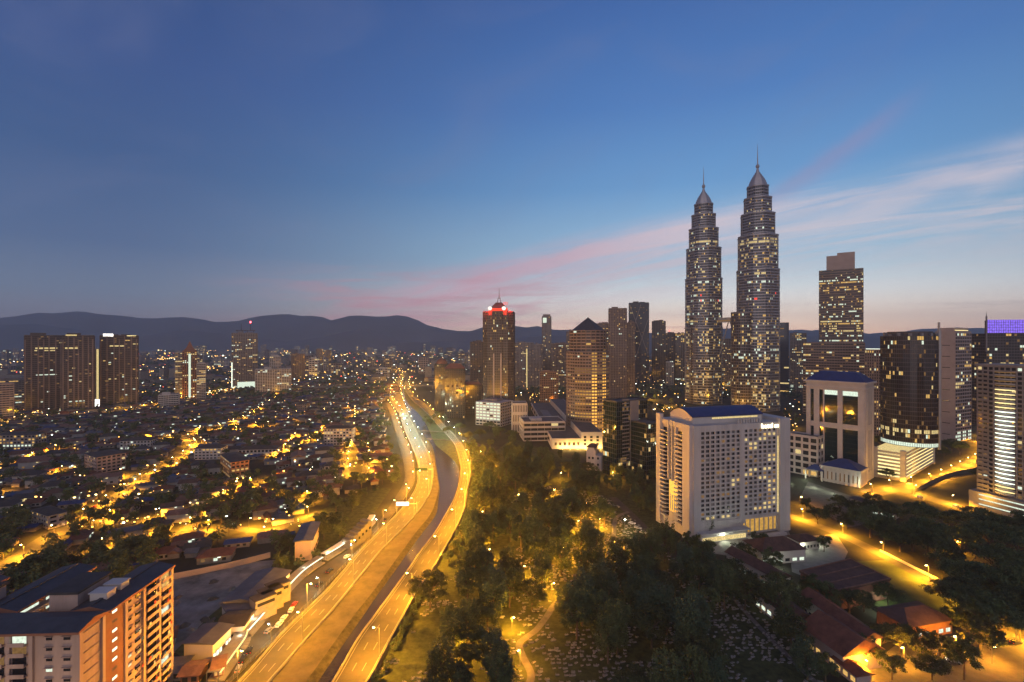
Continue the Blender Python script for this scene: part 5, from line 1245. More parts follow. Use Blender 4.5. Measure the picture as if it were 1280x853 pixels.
def east_limit(y):
    best = min(SVL, key=lambda p: abs(p.y - y)); return best.x
cand = []
ang0 = R(24); ca, sa = math.cos(ang0), math.sin(ang0); rh = random.Random(4)
for row in range(-50, 115):
    for colm in range(-110, 75):
        u0 = colm * 19.5 + rh.uniform(-2, 2) + (row % 2) * 8; v0 = row * 15.5 + rh.uniform(-1.5, 1.5)
        x = u0 * ca - v0 * sa; y = u0 * sa + v0 * ca
        if y < 184 or y > 1330 or (y < 262 and PX(x, y) > 196): continue
        px, py = PX(x, y), PY(y)
        if px < -45 or px > 500: continue
        if x > east_limit(y) - 17 - (8 if y < 420 else 0): continue
        if any(inpoly(px, py, q) for q in NOGO) or near_street(x, y, 6.2): continue
        rnd = rh.random()
        if rnd < .10: continue
        cand.append((x, y, row, colm))
cand.sort(key=lambda q: q[1])
GROUPH = 'houses of the low neighbourhood left of the highway'
HOUSES = []; rowc = {}
DARK = ['lit_white', 'lit_yellow', 'lit_warm']
for n, (x, y, row, colm) in enumerate(cand):
    pr, w_, d, rf_, h, lit = PROTOS[rh.randrange(len(PROTOS))]
    rz = ang0 + rh.choice((0, 0, 0, math.pi / 2, math.pi)) + rh.uniform(-.14, .14)
    if y > 560 and x > -330: rz = R(5) + rh.choice((0, 0, math.pi / 2))
    if n < 296:
        HOUSES.append((pr, x, y, rz, rf_, h, lit))
    else: rowc.setdefault('far', []).append((x, y, w_, d, h, rz, rf_, lit))
# labels: nearest landmark street + order from the camera for houses of the same roof
LM = {'main': 'diagonal street', 'upper': 'far upper street', 'lower': 'short near street', 'bend': 'bending street', 'spine': 'straight terrace lane', 'side': 'slanted lane', 'cross': 'tiny cross lane', 'west': 'left edge lane', 'far_west': 'stub lane at left', 'towers': 'slab tower road', 'lower2': 'lane behind the slope', 'car_row': 'parked vehicle row'}
cnt = {}
for pr, x, y, rz, rf_, h, lit in HOUSES:
    best = min(((min((p.x - x) ** 2 + (p.y - y) ** 2 for p in c), nm, c) for nm, c in SLINES.items() if nm in LM), key=lambda q: q[0]); c = best[2]
    pn = min(c, key=lambda p: (p.x - x) ** 2 + (p.y - y) ** 2); side = 'left of' if x < pn.x else 'right of'
    key = (rf_, best[1], side, h > 4.5); cnt[key] = cnt.get(key, 0) + 1
    lb = f"{RFN[rf_]} roof {'two storey' if h > 4.5 else 'low'} house {side} the {LM[best[1]]}, {ORD(cnt[key])} nearest"
    dup(pr, (x, y, 0), rz, rh.uniform(.86, 1.12), lb, GROUPH)
# the rest of the low roofs, further away: one mass
fm = ['house_wall', 'roof_grey', 'roof_dark', 'roof_red', 'roof_brown', 'roof_blue', 'roof_rust', 'slate', 'lit_white', 'lit_yellow', 'lit_warm', 'tan']
fh_ = MB(); rm = {n: i for i, n in enumerate(fm)}
def far_house(x, y, w_, d, h, rz, rf_, lit, sc=1.0):
    cz, sz = math.cos(rz), math.sin(rz); i0 = len(fh_.v)
    fh_.box(-w_ / 2, -d / 2, 0, w_ / 2, d / 2, h, 0); k = MB(); roof_gable(k, w_, d, h + .01, 2, .6)
    for f_ in k.f: fh_.face([(k.v[t_][0] - w_ / 2, k.v[t_][1] - d / 2, k.v[t_][2]) for t_ in f_], rm[rf_])
    if lit != 'glass': fh_.box(w_ * -.1, -d / 2 - .5, h - 1.6, w_ * .1 + 1.0, -d / 2 - .2, h - .3, rm[lit])
    for i in range(i0, len(fh_.v)): X_, Y_, Z_ = fh_.v[i]; fh_.v[i] = (x + X_ * cz - Y_ * sz, y + X_ * sz + Y_ * cz, Z_)
for q in rowc.get('far', []): far_house(*q)
ro = random.Random(71)
for n in range(420):
    y = 188 * (900 / 188) ** ro.random(); px = ro.uniform(-20, 500 if y > 268 else 190); x = (px - CX) / F * y
    if x > east_limit(y) - 12 or near_street(x, y, 3.5) or any(inpoly(px, PY(y), q) for q in NOGO): continue
    far_house(x, y, ro.uniform(4, 8), ro.uniform(3.5, 6), ro.uniform(2.4, 3.4), ang0 + ro.choice((0, 1.57)) + ro.uniform(-.2, .2), ro.choice(fm[1:8]), 'glass')
rf2 = random.Random(9)
for n in range(2600):
    y = 1330 * (5000 / 1330) ** rf2.random(); x = rf2.uniform(-1.12, 1.12) * y
    if 505 < PX(x, y) < 530 and y < 2600: continue
    if 480 < PX(x, y) < 512 and y < 1900: continue
    s = rf2.uniform(1.0, 2.4) * (1 + y / 6000)
    far_house(x, y, 16 * s, 10 * s, rf2.choice((4, 6, 8, 14)) * (1 + (rf2.random() < .12) * 1.6), rf2.uniform(0, 3.1), rf2.choice(fm[1:8]), rf2.choice(('glass',) * 8 + ('lit_white', 'lit_yellow', 'lit_warm')))
fo = fh_.build('far_low_city', fm); fo['kind'] = 'stuff'; fo['label'] = 'carpet of distant low houses reaching to the hills'
# mid-rise buildings of the neighbourhood
MIDS = [('apartment_block', 'pink three storey flats with dark slots, middle of the low neighbourhood', (121, 157, 121, 593, 58, 572, 106), 'pinkish'), ('apartment_block', 'pale flats with lit stair bays beside the diagonal street, left', (61, 83, 61, 662, 63, 645, 40), 'palewall'),
        ('apartment_block', 'cream long block with two tiers at the top of the diagonal street', (243, 276, 243, 575, 6, 561, None), 'cream'), ('apartment_block', 'orange lit four storey block with rows of lit windows, centre of the neighbourhood', (289, 311, 289, 600, 42, 578, 276), 'orangewall'),
        ('apartment_block', 'wide pale block right behind the orange lit lane', (405, 440, 420, 557, 4, 536, None), 'palewall'), ('apartment_block', 'white terrace of shop houses left of the tiny cross lane', (298, 345, 320, 571, 8, 562, None), 'hotel_white'),
        ('apartment_block', 'grey flats with pale front at the left edge, below the slab towers', (-6, 44, 20, 563, 4, 544, None), 'greywall'), ('house', 'white two storey house with bright porch near the highway bend', (406, 421, 406, 593, 10, 583, None), 'hotel_white'),
        ('apartment_block', 'small brown flats near the overpass, centre left', (370, 383, 376, 516, 0, 505, None), 'brownwall'), ('apartment_block', 'white low block with long dark roof left of the pink flats', (150, 188, 170, 562, 8, 551, None), 'hotel_white')]
for nm, lb, (xl, xr, xc, yb, yw, yt, xd), wl_ in MIDS:
    f_ = spot(xl, xr, xc, yb, yw, yt, xd=xd, depth=14); f_ = (*f_[:3], f_[3] if 5 < f_[3] < 60 else 14, f_[4]); rt_, pl, hh = tower(nm, lb, nm.replace('_', ' '), f_, wl_, 'glass', 3.2, 3.6, 1.2, 1.5, .3, .3 if 'lit' in lb else .12, crown='', par=0)
    k = MB(); roof_gable(k, f_[2], f_[3], hh + .02, 2.6, .9, True); k.build('roof', 'roof_dark', rt_)
# ---------------------------------------------------------------- far towers across the plain
FT = []
rf3 = random.Random(23)
for n in range(120):
    y = rf3.uniform(1500, 5000); px = rf3.choice((rf3.uniform(-20, 600), rf3.uniform(330, 600), rf3.uniform(600, 1290)))
    h = rf3.uniform(22, 60) * (1 + y / 7000); w_ = rf3.uniform(18, 46); x = (px - CX) / F * y
    if 485 < px < 520 and y < 2600: continue
    FT.append((px, y, x, h, w_))
FT.sort(key=lambda q: q[0])
for n, (px, y, x, h, w_) in enumerate(FT):
    wm_ = rf3.choice(('palewall', 'greywall', 'brownwall', 'cream', 'greywall', 'tan'))
    tower('far_tower', f"distant {'pale' if wm_ in ('palewall', 'cream') else 'grey' if wm_ == 'greywall' else 'brown'} block on the plain towards the hills, {ORD(n + 1)} from the left", 'apartment block', (Vector((x, y)), R(rf3.uniform(-20, 20)), w_, 16, h), wm_, 'glass', 6.5, 8, 2.0, 2.6, .4, rf3.uniform(.03, .16), crown='' if n % 2 else 'plant', group='distant blocks on the plain', par=0)
# ---------------------------------------------------------------- far lights
fl = MB(); rl = random.Random(31)
def far_light(x, y, z, s, m): fl.box(x - s, y - s * .5, z, x + s, y + s * .5, z + s * 1.1, m)
for n in range(3600):
    y = 1000 * (5400 / 1000) ** rl.random(); x = rl.uniform(-1.15, 1.15) * y; px = PX(x, y)
    cl = noise.noise(Vector((x / 260, y / 420, 3.0)))
    if cl < -.05: continue
    far_light(x, y, rl.choice((6, 8, 12, 20)), .0010 * y * rl.choice((.35, .45, .6, .9)), rl.choice((0, 0, 0, 0, 0, 1, 1, 2, 2, 3)))
for n in range(700):      # tube lamps at the doors of the low houses
    y = 300 * (1050 / 300) ** rl.random(); px = rl.uniform(-10, 490); x = (px - CX) / F * y
    if x > east_limit(y) - 12 or any(inpoly(px, PY(y), q) for q in NOGO): continue
    far_light(x, y, rl.uniform(2.4, 5), rl.choice((.18, .25, .35, .5)) * (1 + y / 1400), rl.choice((2, 0, 1, 0, 0, 0)))
for (x0, y0), (x1, y1), cnt_, w_ in (((-1, 443), (60, 441), 60, 12), ((0, 458), (32, 455), 40, 14), ((165, 452), (235, 449), 60, 18), ((168, 464), (205, 462), 24, 8), ((255, 448), (330, 443), 60, 16), ((255, 458), (290, 455), 30, 8), ((370, 478), (395, 472), 50, 30), ((380, 474), (362, 466), 30, 20), ((425, 445), (470, 443), 50, 20), ((560, 452), (600, 446), 50, 30), ((245, 497), (300, 489), 60, 14), ((0, 530), (30, 522), 40, 16), ((255, 462), (285, 460), 20, 6)):
    a, b_ = G(x0, y0), G(x1, y1)
    for q in range(cnt_):
        t_ = rl.random(); p = a.lerp(b_, t_); far_light(p.x + rl.gauss(0, w_), p.y + rl.gauss(0, w_ * 4), rl.uniform(5, 11), .00075 * p.y * rl.choice((.5, .7, 1.0)), rl.choice((0, 0, 0, 1, 1, 2)))
for q in range(150):       # between the towers on the right
    px, py = rl.choice(((rl.uniform(806, 858), rl.uniform(496, 520)), (rl.uniform(655, 710), rl.uniform(494, 506)), (rl.uniform(980, 1006), rl.uniform(500, 560)), (rl.uniform(1216, 1235), rl.uniform(440, 520)), (rl.uniform(880, 925), rl.uniform(478, 500))))
    p = G(px, py); far_light(p.x, p.y, rl.uniform(3, 9), .0009 * p.y * rl.choice((.4, .6, .9)), rl.choice((0, 0, 0, 1, 2)))
glow('far_sodium', (1.0, .50, .10), 7, .2); glow('far_amber', (1.0, .72, .30), 8, .2); glow('far_white', (.9, 1, .9), 6, .2); glow('far_red', (1, .12, .06), 6, .2)
fo = fl.build('far_city_lights', ['far_sodium', 'far_amber', 'far_white', 'far_red']); fo['kind'] = 'stuff'; fo['label'] = 'countless lamps and lit windows of the distant city'
for x, y, e in ((20, 456, 64000), (200, 452, 64000), (300, 444, 80000), (385, 474, 32000), (450, 443, 80000), (588, 470, 9000), (270, 494, 36000), (225, 501, 30000), (10, 531, 30000), (835, 508, 48000), (815, 500, 48000), (690, 503, 36000), (990, 535, 24000), (1225, 545, 30000), (640, 499, 30000), (905, 492, 48000), (150, 514, 18000), (90, 521, 18000), (345, 496, 30000), (870, 512, 48000), (930, 516, 48000), (1075, 560, 30000), (745, 553, 24000), (716, 556, 18000), (762, 550, 18000), (20, 520, 30000), (180, 512, 24000), (375, 488, 24000), (420, 488, 18000)):
    bare_light(x, y, 9, e, SODY, 2.0)

# ================================================================== TREES
def leaf_mesh(seed, rx, ry, rz, nclump, nleaf, ls, mode):
    rg = random.Random(seed); k = MB(); cl = []
    for c in range(nclump):
        while True:
            v = Vector((rg.uniform(-1, 1), rg.uniform(-1, 1), rg.uniform(-1, 1)))
            if .25 < v.length < 1: break
        if mode == 'umbrella': v.z = abs(v.z) ** .8 * (1 - .55 * (v.x ** 2 + v.y ** 2)); 
        cl.append((Vector((v.x * rx, v.y * ry, v.z * rz)), rg.uniform(.5, 1.15)))
    per = nleaf // nclump
    for c, s in cl:
        for q in range(int(per * s)):
            if mode == 'feather': p = c + Vector((rg.gauss(0, rx * .13 * s), rg.gauss(0, ry * .13 * s), rg.gauss(0, rz * .20 * s)))
            else: p = c + Vector((rg.gauss(0, rx * .115 * s), rg.gauss(0, ry * .115 * s), rg.gauss(0, rz * (.08 if mode == 'umbrella' else .10) * s)))
            a = Vector((rg.gauss(0, 1), rg.gauss(0, 1), rg.gauss(0, .6))).normalized(); b_ = a.orthogonal().normalized()
            b_ = (Matrix.Rotation(rg.uniform(0, 6.28), 3, a) @ b_); l = ls * rg.uniform(.6, 1.3); a2 = a * l; b2 = b_ * l * .55
            k.face([p - a2, p + b2, p + a2, p - b2])
    return k
def tree_proto(name, cat, seed, h, rx, rz, nclump, nleaf, ls, mode, lm, trunk_h=None, r0=.5):
    r_ = thing(name, cat, cat); rg = random.Random(seed); th = trunk_h or h * .45; t = MB(); cz = h - rz if mode != 'umbrella' else h - rz
    t.tube((0, 0, -.2), (rg.uniform(-.3, .3), rg.uniform(-.3, .3), th), r0, r0 * .6, 8)
    for q in range(6):
        an = q * 1.05 + rg.uniform(-.3, .3); m_ = Vector((rx * .35 * math.cos(an), rx * .35 * math.sin(an), th + (h - th) * .35)); e = Vector((rx * .75 * math.cos(an), rx * .75 * math.sin(an), th + (h - th) * rg.uniform(.5, .8)))
        t.tube((0, 0, th * .92), m_, r0 * .45, r0 * .28, 6); t.tube(m_, e, r0 * .27, r0 * .08, 5)
    t.build('trunk', 'bark', r_); k = leaf_mesh(seed, rx, rx * rg.uniform(.85, 1.1), rz, nclump, nleaf, ls, mode)
    for i in range(len(k.v)): x, y, z = k.v[i]; k.v[i] = (x, y, z + cz)
    k.build('crown', lm, r_); return r_
BIG = [tree_proto('tree', 'tree', 101, 19, 7.5, 6.5, 40, 5200, .50, 'round', 'leaf_a'), tree_proto('tree', 'tree', 102, 22, 7.0, 9.0, 44, 5600, .48, 'feather', 'leaf_c'), tree_proto('tree', 'tree', 103, 17, 8.5, 6.0, 46, 5200, .50, 'round', 'leaf_b'), tree_proto('tree', 'tree', 104, 23, 6.0, 9.5, 36, 4600, .46, 'feather', 'leaf_a')]
RAIN = [tree_proto('rain_tree', 'tree', 111, 19, 13, 8.0, 60, 8000, .5, 'umbrella', 'leaf_a', 5.5, .7), tree_proto('rain_tree', 'tree', 112, 17, 11, 7.5, 50, 6600, .5, 'umbrella', 'leaf_b', 4.5, .6)]
SMALL = [tree_proto('tree', 'tree', 121, 9, 4.2, 3.6, 16, 700, .75, 'round', 'leaf_a', r0=.25), tree_proto('tree', 'tree', 122, 11, 4.8, 4.6, 18, 800, .8, 'round', 'leaf_c', r0=.28)]
rt = random.Random(77); TC = {}
def plant(protos, x, y, sc, what, zone, group):
    pr = rt.choice(protos); key = (what, zone); TC[key] = TC.get(key, 0) + 1
    dup(pr, (x, y, 0), rt.uniform(0, 6.28), (sc * rt.uniform(.9, 1.1), sc * rt.uniform(.9, 1.1), sc * rt.uniform(.85, 1.12)), f'{what} {zone}, {ORD(TC[key])} nearest the camera', group)['category'] = 'tree'
CEM = [(572, 770), (588, 690), (602, 640), (604, 600), (614, 560), (700, 590), (745, 610), (765, 650), (790, 690), (870, 705), (920, 725), (985, 790), (1010, 850), (900, 900), (640, 900), (530, 880), (545, 800)]
CLEAR = [[(648, 770), (715, 790), (700, 830), (640, 840)], [(740, 600), (830, 610), (825, 690), (770, 690)], [(690, 720), (735, 735), (720, 760), (690, 755)], [(840, 735), (890, 745), (900, 770), (860, 790), (830, 770)], [(470, 800), (530, 740), (566, 745), (548, 820), (530, 880), (450, 880)], [(760, 830), (850, 800), (850, 880), (760, 880)], [(640, 810), (760, 800), (760, 900), (640, 900)], [(900, 770), (960, 770), (1040, 900), (900, 900)]]
CEML = [G(*q) for q in ((650, 833), (690, 745), (705, 698), (640, 790), (768, 690), (735, 640), (668, 668), (648, 628), (750, 662), (700, 600), (612, 700), (602, 652), (655, 722), (722, 664), (694, 622), (765, 600))]
pts = []
tries = 0
while tries < 12000 and len(pts) < 170:
    tries += 1; px, py = rt.uniform(550, 1010), 556 + 344 * rt.random() ** 1.0
    if not inpoly(px, py, CEM) or any(inpoly(px, py, q) for q in CLEAR): continue
    p = G(px, py)
    if any((p - q).length < 7.2 for q in pts): continue
    if any(L.y - 19 < p.y < L.y + 2.5 and abs(p.x - L.x * p.y / L.y) < 6.5 for L in CEML): continue
    if min((c - Vector((*p, c.z))).length for c in PATHC) < 4: continue
    pts.append(p)
pts.sort(key=lambda p: p.y)
for p in pts:
    px = PX(p.x, p.y); zone = 'left of the cemetery path' if px < 680 else 'between the cemetery path and the hotel' if p.y > 230 and px < 830 else 'among the graves right of the path'
    plant(BIG, p.x, p.y, rt.uniform(.62, .98), 'dense dark tree', zone, 'trees of the cemetery')
for px, py, s in ((538, 760, 1.05), (604, 600, .5), (606, 585, .5), (604, 570, .55), (613, 560, .6)):
    p = G(px, py); plant(BIG, p.x, p.y, s, 'leafy tree', 'leaning over the outer edge of the right carriageway', 'trees by the highway')
# low trees crowding the outer edge of the right carriageway
n = 0; ED = off(DR, CL, -5.5)
for i in range(len(ED)):
    p = ED[i]
    if not 255 < p.y < 560 or (i % 2 and p.y < 330): continue
    for q in range(2):
        n += 1; pp = p + Vector((rt.uniform(-1.2, 1.5) + q * 5.5, rt.uniform(-3, 3), 0))
        o = dup(SMALL[rt.randrange(2)], (pp.x, pp.y, 0), rt.uniform(0, 6), rt.uniform(.62, .95), f'low leafy tree on the outer verge of the right carriageway, {ORD(n)} from the bottom', 'verge trees by the highway'); o['category'] = 'shrub'
        if o not in SMALL: o.name = 'verge_tree'
# hedge along the cemetery wall
n = 0
for i in range(4, 34):
    p = off(DR, CL, -2.2)[i]
    if p.y > 245: break
    for q in range(2):
        n += 1; pp = p + Vector((rt.uniform(-.8, .8), rt.uniform(-.8, .8), 0)); sh = dup(SMALL[rt.randrange(2)], (pp.x, pp.y, 0), rt.uniform(0, 6), rt.uniform(.28, .36), f'low bushy shrub in the hedge along the right carriageway, {ORD(n)} from the bottom', 'hedge shrubs by the highway'); sh['category'] = 'shrub'
        if sh not in SMALL: sh.name = 'shrub'
rain = [(1088, 672), (1125, 690), (1160, 690), (1200, 690), (1238, 690), (1275, 700), (1300, 730), (1150, 660), (1190, 665), (1225, 668), (1262, 672), (1295, 680), (1112, 655), (1250, 730), (1285, 760), (1215, 745), (1180, 715), (1240, 758), (1320, 765), (1196, 778), (1222, 782), (1250, 788), (1278, 784), (1305, 800), (1208, 765), (1170, 700), (1140, 690), (1105, 680), (1262, 768), (1232, 800)]
rain.sort(key=lambda q: -q[1])
for px, py in rain: p = G(px, py); plant(RAIN, p.x, p.y, rt.uniform(.78, 1.05), 'wide spreading rain tree', 'over the school road and field', 'rain trees at the right')
mid = [(1022, 655), (1040, 650), (1058, 662), (1072, 645), (1008, 640), (1030, 690), (1095, 748), (1080, 765), (1062, 770), (1110, 760), (950, 690), (930, 705), (1085, 830), (1100, 815), (1125, 815), (1150, 825), (1175, 820), (1205, 850), (1165, 850), (1115, 850), (1225, 815), (1210, 790), (1190, 790), (1032, 852), (1000, 770), (985, 752), (970, 745), (1010, 745), (1025, 755), (1040, 775), (965, 720), (1275, 800), (1050, 640), (1090, 640)]
mid.sort(key=lambda q: -q[1])
for px, py in mid: p = G(px, py); plant(BIG[:1] + BIG[2:3] + RAIN[1:], p.x, p.y, rt.uniform(.48, .72), 'rounded tree', 'around the school roofs and yard', 'trees around the school')
more = [(780, 600), (770, 615), (793, 626), (806, 613), (814, 634), (822, 648), (776, 582), (787, 586), (803, 592), (816, 603), (768, 598), (799, 640), (880, 672), (862, 690), (845, 690), (900, 668), (830, 600), (828, 620), (815, 640), (800, 605), (790, 610), (700, 575), (680, 572), (660, 570), (720, 585), (735, 592), (640, 556), (620, 548), (760, 610), (775, 598)]
more.sort(key=lambda q: -q[1])
for px, py in more: p = G(px, py); plant(BIG, p.x, p.y, rt.uniform(.5, .75), 'dark tree', 'between the golden hall and the hotel', 'trees before the office blocks')
city = [(1180, 572), (1172, 568), (1190, 566), (1200, 570), (1225, 600), (1110, 600), (990, 560), (985, 545), (995, 530), (985, 520), (998, 512), (1100, 560), (650, 512), (662, 514), (675, 512), (690, 512), (704, 510), (790, 512), (800, 520), (812, 510), (825, 515), (840, 506), (850, 512), (560, 545), (575, 540), (585, 552), (600, 548), (625, 545), (612, 538), (640, 548), (545, 526), (555, 528), (532, 530), (538, 534)]
city.sort(key=lambda q: -q[1])
for px, py in city: p = G(px, py); plant(SMALL[:2] if p.y > 700 else RAIN, p.x, p.y, rt.uniform(1.1, 1.6) if p.y > 700 else rt.uniform(.6, .8), 'street tree', 'among the office towers', 'trees among the towers')
slope = [(405, 650), (420, 640), (432, 632), (445, 628), (415, 632), (440, 640), (400, 660), (350, 692), (362, 690), (375, 712), (395, 700), (412, 690), (425, 675), (340, 672), (388, 690), (405, 675), (385, 640), (470, 615), (455, 622), (478, 606), (360, 705), (350, 720), (432, 655), (418, 660)]
slope.sort(key=lambda q: -q[1])
for px, py in slope: p = G(px, py); plant(BIG[:1] + BIG[2:3] + SMALL[:2], p.x, p.y, rt.uniform(.45, .7), 'bushy tree', 'on the slope above the service road', 'trees on the slope')
# trees between the houses: one mass of garden greenery
gt_ = MB(); rg = random.Random(44); n = 0; tries = 0
while n < 900 and tries < 14000:
    tries += 1; y = 188 * (1250 / 188) ** rg.random(); px = rg.uniform(-25, 498 if y > 275 else 190); x = (px - CX) / F * y
    if x > east_limit(y) - 5 or near_street(x, y, .6) or any(inpoly(px, PY(y), q) for q in NOGO): continue
    if noise.noise(Vector((x / 60, y / 60, 8))) < -.25: continue
    n += 1; h = rg.uniform(6, 13); r_ = rg.uniform(2.4, 5.0); gt_.tube((x, y, -.1), (x, y, h * .6), .22, .12, 5, 1)
    cl = [(Vector((rg.uniform(-.7, .7) * r_, rg.uniform(-.7, .7) * r_, h * rg.uniform(.45, .95))), rg.uniform(.6, 1.1)) for _ in range(9)]
    nl = 300 if y < 480 else 170
    for q in range(nl):
        c, s_ = cl[q % 9]; p = Vector((x, y, 0)) + c + Vector((rg.gauss(0, .30 * r_ * s_), rg.gauss(0, .30 * r_ * s_), rg.gauss(0, .22 * r_ * s_)))
        a = Vector((rg.gauss(0, 1), rg.gauss(0, 1), rg.gauss(0, .6))).normalized(); b_ = a.orthogonal().normalized(); l = rg.uniform(.4, .8) * (1 if y < 480 else 1.35)
        gt_.face([p - a * l, p + b_ * l * .6, p + a * l, p - b_ * l * .6])
fo = gt_.build('garden_trees', ['leaf_a', 'bark']); fo['kind'] = 'stuff'; fo['label'] = 'dark garden trees growing between the low houses'
# far tree cover: one mass
fc = MB(); rg = random.Random(2)
for n in range(2600):
    y = 1000 * (5300 / 1000) ** rg.random(); x = rg.uniform(-1.12, 1.12) * y; px = PX(x, y)
    if 484 < px < 552 and y < 2300: continue
    s = rg.uniform(5, 11) * (1 + y / 4500); i0 = len(fc.v)
    for q in range(14):
        c = Vector((x + rg.gauss(0, s * .6), y + rg.gauss(0, s * .6), max(1.5, rg.gauss(s * .55, s * .25)))); a = Vector((rg.gauss(0, 1), rg.gauss(0, 1), rg.gauss(0, 1))).normalized() * s * .42; b_ = a.orthogonal().normalized() * s * .38
        fc.face([c - a, c - b_, c + a, c + b_])
fo = fc.build('far_trees', 'leaf_c'); fo['kind'] = 'stuff'; fo['label'] = 'dark tree cover between the distant houses'

# ================================================================== CEMETERY
gs = MB(); gs.box(-.8, -.36, 0, .8, .36, .2); gs.box(-.7, -.24, .2, -.56, .24, .62)
GP = gs.build('gravestone', 'stone'); tag(GP, 'grave', 'gravestone', 'gravestones'); GPm = GP.data
CEMG = [(470, 845), (520, 745), (600, 700), (640, 620), (720, 600), (770, 630), (830, 690), (905, 725), (990, 800), (1040, 870), (460, 870)]
gr = []
rgv = random.Random(15); tries = 0
while len(gr) < 3400 and tries < 40000:
    tries += 1; y = rgv.uniform(168, 400); x = rgv.uniform(-60, 130); px, py = PX(x, y), PY(y)
    if not inpoly(px, py, CEMG): continue
    x = round(x / 2.4) * 2.4 + rgv.uniform(-.55, .55) + (round(y / 1.7) % 3) * .4; y = round(y / 1.7) * 1.7 + rgv.uniform(-.45, .45)
    if noise.noise(Vector((x / 14, y / 14, 1))) < (.05 if px < 660 else -.28): continue
    if min((c.x - x) ** 2 + (c.y - y) ** 2 for c in PATHC) < 5: continue
    gr.append((y, x))
gr = sorted(set(gr)); first = True; restg = MB(); zc = {}
for n, (y, x) in enumerate(gr):
    px = PX(x, y); zn = 'beside the hedge of the right carriageway' if px < 570 else 'under trees left of the path' if px < 665 else 'right of the path bend' if px < 790 else 'before the school roofs'
    rz = .35 + rgv.gauss(0, .3); s = rgv.uniform(.6, 1.15)
    if n < 300:
        zc[zn] = zc.get(zn, 0) + 1; o = GP if first else bpy.data.objects.new('gravestone', GPm)
        if not first: COL.objects.link(o)
        first = False; o.location = (x, y, .02); o.rotation_euler = (0, 0, rz); o.scale = (s, s, rgv.uniform(.7, 1.2)); tag(o, f'pale low grave {zn}, {ORD(zc[zn])} nearest the camera', 'gravestone', 'gravestones in the cemetery')
    else:
        i0 = len(restg.v); restg.box(-.8, -.36, 0, .8, .36, .2); restg.box(-.7, -.24, .2, -.56, .24, .62); cz, sz = math.cos(rz), math.sin(rz)
        for i in range(i0, len(restg.v)): X_, Y_, Z_ = restg.v[i]; restg.v[i] = (x + s * (X_ * cz - Y_ * sz), y + s * (X_ * sz + Y_ * cz), Z_ + .02)
o = restg.build('far_gravestones', 'stone'); o['kind'] = 'stuff'; o['label'] = 'crowded pale graves further into the cemetery'

# ================================================================== SCHOOL, SHEDS
def long_roof(name, label, cat, p0, p1, z, width, pitch, roofm, wallm='cream', lit=None, hip=False, ov=1.0, group=None, nwin=6):
    a, b_ = G(*p0, z), G(*p1, z); d = b_ - a; L = d.length; an = math.atan2(d.y, d.x); root = thing(name, label, cat, (a.x, a.y, 0), an, group)
    k = MB(); k.box(0, -width / 2, 0, L, width / 2, z); k.build('wall', wallm, root)
    k = MB(); roof_gable(k, L, width, z + .003, pitch, ov, hip)
    for i in range(len(k.v)): X_, Y_, Z_ = k.v[i]; k.v[i] = (X_, Y_ - width / 2, Z_)
    k.build('roof', roofm, root); s = nwin
    for sg in (-1, 1):
        for q in range(s):
            xx = L * (q + .2) / s; k = MB(); k.box(xx, sg * (width / 2 + .03) - .04, 1.0, xx + L / s * .6, sg * (width / 2 + .03) + .04, min(z - .6, 2.6)); k.build('window', lit if lit and (q * 3 + sg) % 4 else 'glass', root)
    return root
SG = 'roofs of the school compound'
long_roof('school_building', 'red brown hipped school roof nearest the hotel', 'school', (941, 683), (994, 679), 7, 15, 4.5, 'roof_brown', 'cream', 'lit_white', True, group=SG)
long_roof('school_building', 'small red brown roof on the right of the hotel side roof', 'school', (992, 674), (1016, 671), 5, 9, 2.5, 'roof_brown', 'cream', None, True, group=SG)
long_roof('school_building', 'long narrow red roofed school wing running down from the hotel', 'school', (916, 689), (980, 722), 7, 8.5, 2.6, 'roof_brown', 'cream', 'lit_white', group=SG)
long_roof('school_building', 'middle red brown roofed school wing beside the path', 'school', (955, 738), (1001, 772), 6.5, 9, 2.8, 'roof_brown', 'cream', 'lit_white', group=SG)
long_roof('school_building', 'big gabled red roof at the bottom of the school compound', 'school', (1025, 779), (1078, 815), 7, 17, 5, 'roof_red', 'tan', 'lit_warm', group=SG)
long_roof('school_building', 'long orange lit roof between the flat hall and the big gable', 'school', (1012, 742), (1090, 797), 8, 7.5, 2.4, 'roof_red', 'cream', None, group=SG, nwin=9)
long_roof('school_building', 'dark roofed school house beside the green field', 'school', (1115, 772), (1168, 763), 6, 13, 3.2, 'roof_brown', 'brick', 'lit_white', True, group=SG)
long_roof('school_building', 'low tiled annexe running to the lamp at the bottom edge', 'school', (1052, 822), (1080, 843), 4, 6, 1.4, 'roof_red', 'tan', 'lit_warm', group=SG, nwin=3)
# flat roofed hall
zz = 9.0; q0, q1, q2, q3 = [G(*p, zz) for p in ((1047, 739), (1114, 724), (1062, 699), (999, 714))]
hl = thing('school_hall', 'large flat brown roofed hall in the middle of the school compound', 'school', (q0.x, q0.y, 0)); pl = [tuple(p - q0) for p in (q0, q1, q2, q3)]
k = MB(); ce = (Vector(pl[0]) + Vector(pl[2])) / 2; k.prism([tuple(ce + (Vector(p) - ce) * .97) for p in pl], 0, zz - .6); k.build('wall', 'brick', hl); k = MB(); k.prism(pl, zz - .58, zz); rfh = k.build('roof', 'roof_brown', hl)
k = MB()
for s_ in (.33, .66):
    A = Vector(pl[0]).lerp(Vector(pl[3]), s_); B = Vector(pl[1]).lerp(Vector(pl[2]), s_); d = (B - A); L = d.length; d /= L; k.obox(A, d, (d.y, -d.x), 0, L, -.25, .25, zz + .01, zz + .3)
